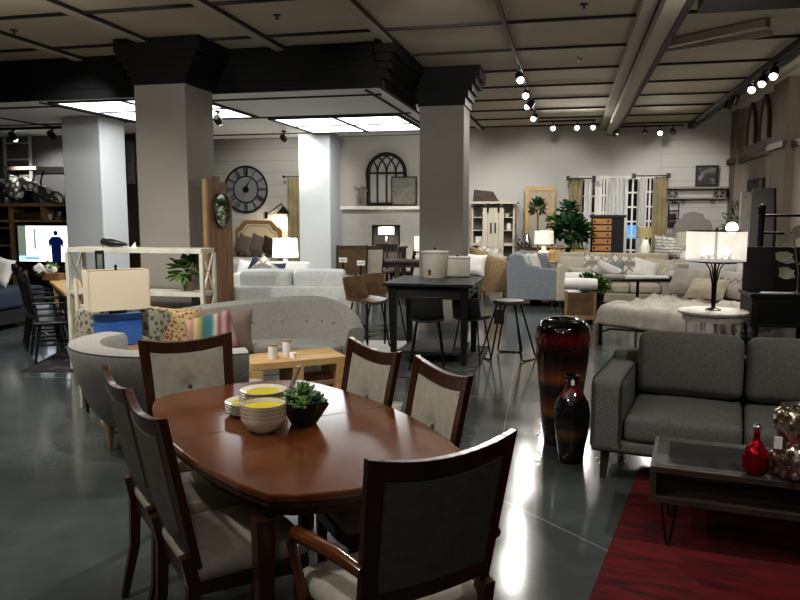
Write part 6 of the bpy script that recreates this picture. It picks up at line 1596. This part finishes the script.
# gold lamp + scalloped bed + shelf + picture
ly = 14.9; p = at(645, 250, Y=ly); q0, q1, qt = at(636, 238, Y=ly), at(653, 238, Y=ly), at(645, 227.5, Y=ly); nz = at(645, 255, Y=ly).z
nightstand('white nightstand under the gold-shaded lamp by the gold curtain', p.x, ly, .55, .45, nz, 'white')
table_lamp('white gourd lamp with gold-beige shade before the gold curtain', p.x, ly, nz+.0005, (q1.x-q0.x)/2*1.1, (q1.x-q0.x)/2, qt.z-q0.z, q0.z-nz-.03, 'shade_gold', 'white', 4, .10)
y = 16.6; xa, xb = px_x(664, y), px_x(720, y); cx = (xa+xb)/2; w = (xb-xa)/2; zt = at(693, 211.5, Y=y).z; zl_ = at(668, 234, Y=y).z; sc_pts = []
prof = [(-w, .2), (-w, zl_-.15), (-w*.97, zl_-.05), (-w*.85, zl_+.03), (-w*.72, zl_+.03), (-w*.66, zl_+.2), (-w*.55, zl_+.30), (-w*.42, zl_+.32), (-w*.34, zl_+.42), (-w*.2, zt-.03), (0, zt)]
prof = prof + [(-x, z) for x, z in prof[-2::-1]]
t = thing('scalloped_bed', 'bed with grey scalloped upholstered headboard below the wall shelf', 'bed', (cx, y, 0))
MB().prism(prof, -.05, .05, planexz(0, 0, 0)).build('headboard', mat('headboard_grey', (.24, .235, .21), .9), t, bevel=.01); MB().soft((0, -1.0, .5), (2*w-.2, 1.9, .32), .08).build('mattress', 'whitefab', t, smooth=True); MB().bb(-w+.1, w-.1, -1.95, -.06, .12, .34).build('bed_frame', 'greywood', t)
MB().soft((0, -1.35, .66), (2*w-.1, 1.3, .1), .05).build('coverlet', 'linen', t, smooth=True)
for k, (px, m, lab, s_, rl, yy) in enumerate(((669, 'zigzag', 'zigzag-patterned pillow at the left of the scalloped bed', .62, 5, 16.2), (681, 'whitefab', 'white pillow left of centre on the scalloped bed', .58, 0, 16.35), (700, 'whitefab', 'white pillow right of centre on the scalloped bed', .58, 0, 16.35), (674, 'zigzag', 'lower zigzag cushion in front of the pillows on the scalloped bed', .55, 12, 15.9), (712, 'linen', 'linen pillow at the right of the scalloped bed', .6, 5, 16.25))):
    cushion('bed_pillow', lab, (px_x(px, yy), yy, .68), s_, s_*.75, .16, m, 0, 14, rl, cat='pillow')
ly = 14.3; p = at(685, 250, Y=ly); q0, q1, qt = at(675, 246, Y=ly), at(695, 246, Y=ly), at(685, 232, Y=ly); nz = at(685, 258, Y=ly).z
nightstand('pale nightstand under the square white shade in front of the scalloped bed', p.x, ly, .5, .4, nz-.1, 'galv')
table_lamp('lamp with square-looking white shade in front of the scalloped headboard', p.x, ly, nz-.0995, (q1.x-q0.x)/2, (q1.x-q0.x)/2*.95, qt.z-q0.z, q0.z-nz+.06, 'shade_off', 'white', 0, .08)
# scroll armchair with box + bottle
ly = 12.9
t = straight_sofa('cream scroll-arm armchair in front of the lamps at the right', (px_x(702, ly), ly-.1, 0), R(8), 1.0, .85, 'linen', nc=1, zback=.78, ztop=.88, zarm=.60, scroll=True, name='armchair', cat='armchair')
ly = 11.28; p = at(683, 264, Y=ly); zt = .72
t = nightstand('low pale cabinet behind the iron bed carrying the grey box', px_x(690, ly), ly, .45, .32, zt, 'greywood', 'side_cabinet', 'cabinet')
a, b_ = at(677.5, 264, Y=ly), at(688, 253, Y=ly); o = MB().soft((0, 0, .09), (b_.x-a.x, .14, .18), .01).build('grey_box', 'shade_off', None); o.location = ((a.x+b_.x)/2, ly, zt+.0005); tag(o, 'grey-beige box on the low cabinet behind the iron bed', 'box')
o = MB().lathe([(.045, 0), (.05, .05), (.025, .12), (.02, .2), (.035, .24), (.038, .27), (0, .30)], n=16).build('black_bottle', 'black', None, smooth=True); o.location = (at(692, 260, Y=ly).x, ly, zt+.0005); tag(o, 'black ball-topped ornament right of the grey box', 'ornament')
# wall shelf, picture
y = YB-.03; xa, xb = at(666, 190, Y=y).x, at(726.5, 190, Y=y).x; z1_, z0_ = at(700, 187, Y=y).z, at(700, 199, Y=y).z
t = thing('wall_shelf', 'grey wall shelf with fretwork ends and arched cutout above the bed', 'shelf', (xa, y-.18, z0_)); w = xb-xa; h = z1_-z0_
MB().bb(0, w, -.04, .18, h-.04, h).build('top', 'greywood', t); MB().bb(0, w, .0, .14, 0, .03).build('rail', 'greywood', t)
for x0 in (0, w*.77): 
    MB().bb(x0, x0+w*.2, .10, .12, .03, h-.04).build('fret_panel', 'black', t); f = MB()
    for s_ in (0, 1): f.bar((x0+.01, .09, .04), (x0+w*.2-.01, .09, h-.05), .02) if s_ else f.bar((x0+.01, .09, h-.05), (x0+w*.2-.01, .09, .04), .02)
    for xx in (x0, x0+w*.2-.02, x0+w*.1-.01): f.bb(xx, xx+.02, .07, .10, .03, h-.04)
    f.build('fretwork', 'greywood', t)
MB().bb(w-.03, w+.01, 0, .16, 0, h-.04).build('end_panel', 'iron', t)
for k, px in enumerate((674, 683, 712)):
    o = MB().torus((0, 0, -.06), .035, .008, axis=(0, 1, 0), n=14, m=6).bb(-.005, .005, -.005, .005, -.03, .0).build('hook', 'iron'); o.location = (at(px, 190, Y=y).x-xa, .06, 0); o.parent = t
c = at(707, 176, Y=y-.2); a, b_ = at(694.5, 187, Y=y-.1), at(718.5, 165.5, Y=y-.1)
t = thing('framed_picture', 'dark-framed black and white picture standing on the wall shelf', 'picture', ((a.x+b_.x)/2, y-.14, z1_+.0005), 0); w_ = (b_.x-a.x)/2; hh_ = b_.z-a.z
MB().bb(-w_, w_, -.03, .0, 0, hh_).build('frame', 'black', t, bevel=.006); MB().bb(-w_+.05, w_-.05, -.034, -.03, .05, hh_-.05).build('picture', 'picture', t)
a, b_ = at(668, 226, Y=y-.1), at(679, 203, Y=y-.1)
t = thing('wire_wall_rack', 'black wire wall rack with small dark boxes left of the scalloped headboard', 'rack', (a.x, y-.1, a.z)); w_ = b_.x-a.x; hh_ = b_.z-a.z
f = MB()
for x in (0, w_): f.bar((x, 0, 0), (x, 0, hh_), .02)
for k in range(4): f.bar((0, 0, hh_*k/3), (w_, 0, hh_*k/3), .02); f.bar((0, .09, hh_*k/3), (w_, .09, hh_*k/3), .015); f.bar((0, 0, hh_*k/3), (0, .09, hh_*k/3), .015)
f.build('frame', 'iron', t)
for k in range(2): tag(MB().bb(-.07, .07, -.04, .03, 0, .09).build('dark_box', 'black', None, loc=(a.x+w_*.45, y-.07, a.z+hh_*k/3+.011)), ['small dark box on the lowest shelf of the wire wall rack', 'small dark box on the middle shelf of the wire wall rack'][k], 'box')
# glowing globe lamp and leafy plant near right wall
ly = 12.0; p = at(732, 228, Y=ly); nz = .80
nightstand('distressed white chest under the glowing globe lamp behind the iron bed', p.x, ly+.1, .6, .45, nz, 'distress', 'small_chest', 'chest')
t = thing('globe_lamp', 'round glowing white globe lamp above the drum-shade lamp', 'lamp', (p.x, ly, nz+.0005)); MB().lathe([(.07, 0), (.07, .015), (.012, .03), (.012, p.z-nz-.08)], n=16).build('base', 'iron', t, smooth=True); MB().sphere((0, 0, p.z-nz), .085, 20).build('globe', 'globe', t, smooth=True)
lamp_light('POINT', (p.x, ly-.15, p.z), 12, (1, .95, .85), .08)
p = at(744, 230, Y=13.2); potted('tall grey-green twiggy plant by the right wall pilaster', (p.x, 13.4, 0), 'greywood', .16, .5, .26, .42, 130, .14, .05, 'leaf', 71, stem=.55)
p = at(797, 125, X=XR-.25); t = thing('wall_candelabra', 'dark wrought wall ornament at the right edge of the photo', 'wall ornament', (XR-.005, p.y, p.z)); MB().tube([(0, 0, -.3), (-.1, 0, -.1), (-.06, 0, .1), (-.15, 0, .3)], .02, 6).sphere((-.12, 0, .0), .06, 8).sphere((-.14, .05, .2), .06, 8).sphere((-.1, -.05, -.2), .06, 8).build('scrollwork', 'black', t)

# ================================================================== LIGHT
w = bpy.data.worlds.new('world'); sc.world = w; w.use_nodes = True
w.node_tree.nodes['Background'].inputs[0].default_value = (.9, .95, 1, 1); w.node_tree.nodes['Background'].inputs[1].default_value = .0
WARM = (1, .93, .82); NEU = (1, .97, .92)
def fill_spot(x, y, tx_, ty_, tz_, pw, cone=75, c=NEU): return lamp_light('SPOT', (x, y, ZC-.15), pw, c, .06, target=(tx_, ty_, tz_), spot=cone)  # unseen fill spots added to brighten the room, with no fixtures
fill_spot(-2.6, 1.2, -1.4, 2.7, .7, 100, 55)        # over the dining table from behind
fill_spot(.6, 3.0, -.6, 3.0, .8, 55, 60)
fill_spot(-1.25, 6.2, -1.2, 3.2, .7, 200, 55)
fill_spot(-4.0, 3.8, -3.0, 4.4, .6, 110, 70)
fill_spot(-2.0, 3.6, -3.0, 6.0, .5, 260, 70)
fill_spot(1.8, 2.4, 1.6, 4.9, .4, 140, 70)
fill_spot(-.9, 5.0, -1.35, 7.7, .95, 110, 46)
fill_spot(-2.6, 3.4, -4.5, 7.7, 1.9, 160, 60)
fill_spot(-1.0, 5.6, -1.7, 10.0, 2.0, 130, 60)
fill_spot(-5.2, 4.4, -5.0, 6.2, .2, 230, 100)
fill_spot(-4.6, 2.6, -4.4, 3.4, 0, 110, 100)
fill_spot(-5.4, 7.4, -7.1, 9.95, 1.4, 90, 60)
fill_spot(.1, -.9, -.3, 1.9, .7, 30, 50)
fill_spot(-11, 9.5, -9.6, 12.2, 2.4, 90, 100)
for x_, y_, p_ in ((-2.2, 4.6, 8), (-5.0, 5.6, 9), (.9, 6.2, 8), (1.2, 1.8, 4), (-1.6, 1.2, 3)): lamp_light('POINT', (x_, y_, 2.75), p_, (1, .93, .82), .25)  # bare point lights added to lift the ceiling and mid-tones, no fixtures
fill_spot(.3, 7.5, .6, 9.9, .5, 110, 80)
fill_spot(.2, 10.0, .2, 13.0, .6, 170, 90)
fill_spot(-.4, 14.2, -.6, YB, 1.5, 120, 70)
fill_spot(.9, 14.2, 1.0, YB, 1.5, 150, 70)
fill_spot(2.0, 14.4, 2.3, YB, 1.5, 120, 70)
fill_spot(-2.0, 14.2, -2.2, YB, 1.5, 60, 70)
fill_spot(-3.4, 2.6, -.75, 3.25, .85, 70, 40)
fill_spot(-1.2, 12.5, -1.5, 16.0, .6, 110, 70)
fill_spot(1.6, 11.2, 1.8, 16.9, 1.0, 190, 46)
fill_spot(-3.0, 14.0, -3.8, 16.9, 1.6, 80, 90, NEU)
fill_spot(-6.0, 14.5, -6.8, 16.9, 1.2, 130, 100, NEU)
fill_spot(2.7, 10.0, 3.3, 14.5, 2.4, 60, 90, WARM)
fill_spot(-6.5, 6.5, -6.5, 7.8, .6, 50, 80)
fill_spot(-9.0, 10.2, -9.0, 11.3, 1.4, 70, 110)
fill_spot(-9.0, 8.4, -8.6, 11.3, 1.6, 150, 80)
a = lamp_light('AREA', (2.0, 5.0, 1.2), 18, WARM, 3.0, target=(2.0, 5.0, 5)) if 0 else None
a = lamp_light('AREA', (-5.5, 9.5, ZS-.08), 26, (.92, .97, 1), 1.9, target=(-5.5, 9.5, 0))
a = lamp_light('AREA', (-3.45, 11.6, ZS-.08), 26, (.92, .97, 1), 1.9, target=(-3.45, 11.6, 0))
a = lamp_light('AREA', (-1.0, .5, 3.3), 12, NEU, 4.0, target=(-1.0, .5, 0))  # overhead front fill added near the camera, no panel there
a = lamp_light('AREA', (-.5, 13.5, 3.3), 22, NEU, 4.5, target=(-.5, 13.5, 0))
sc.view_settings.view_transform = 'Standard'
sc.view_settings.look = 'Medium High Contrast'
sc.view_settings.exposure = 0.12
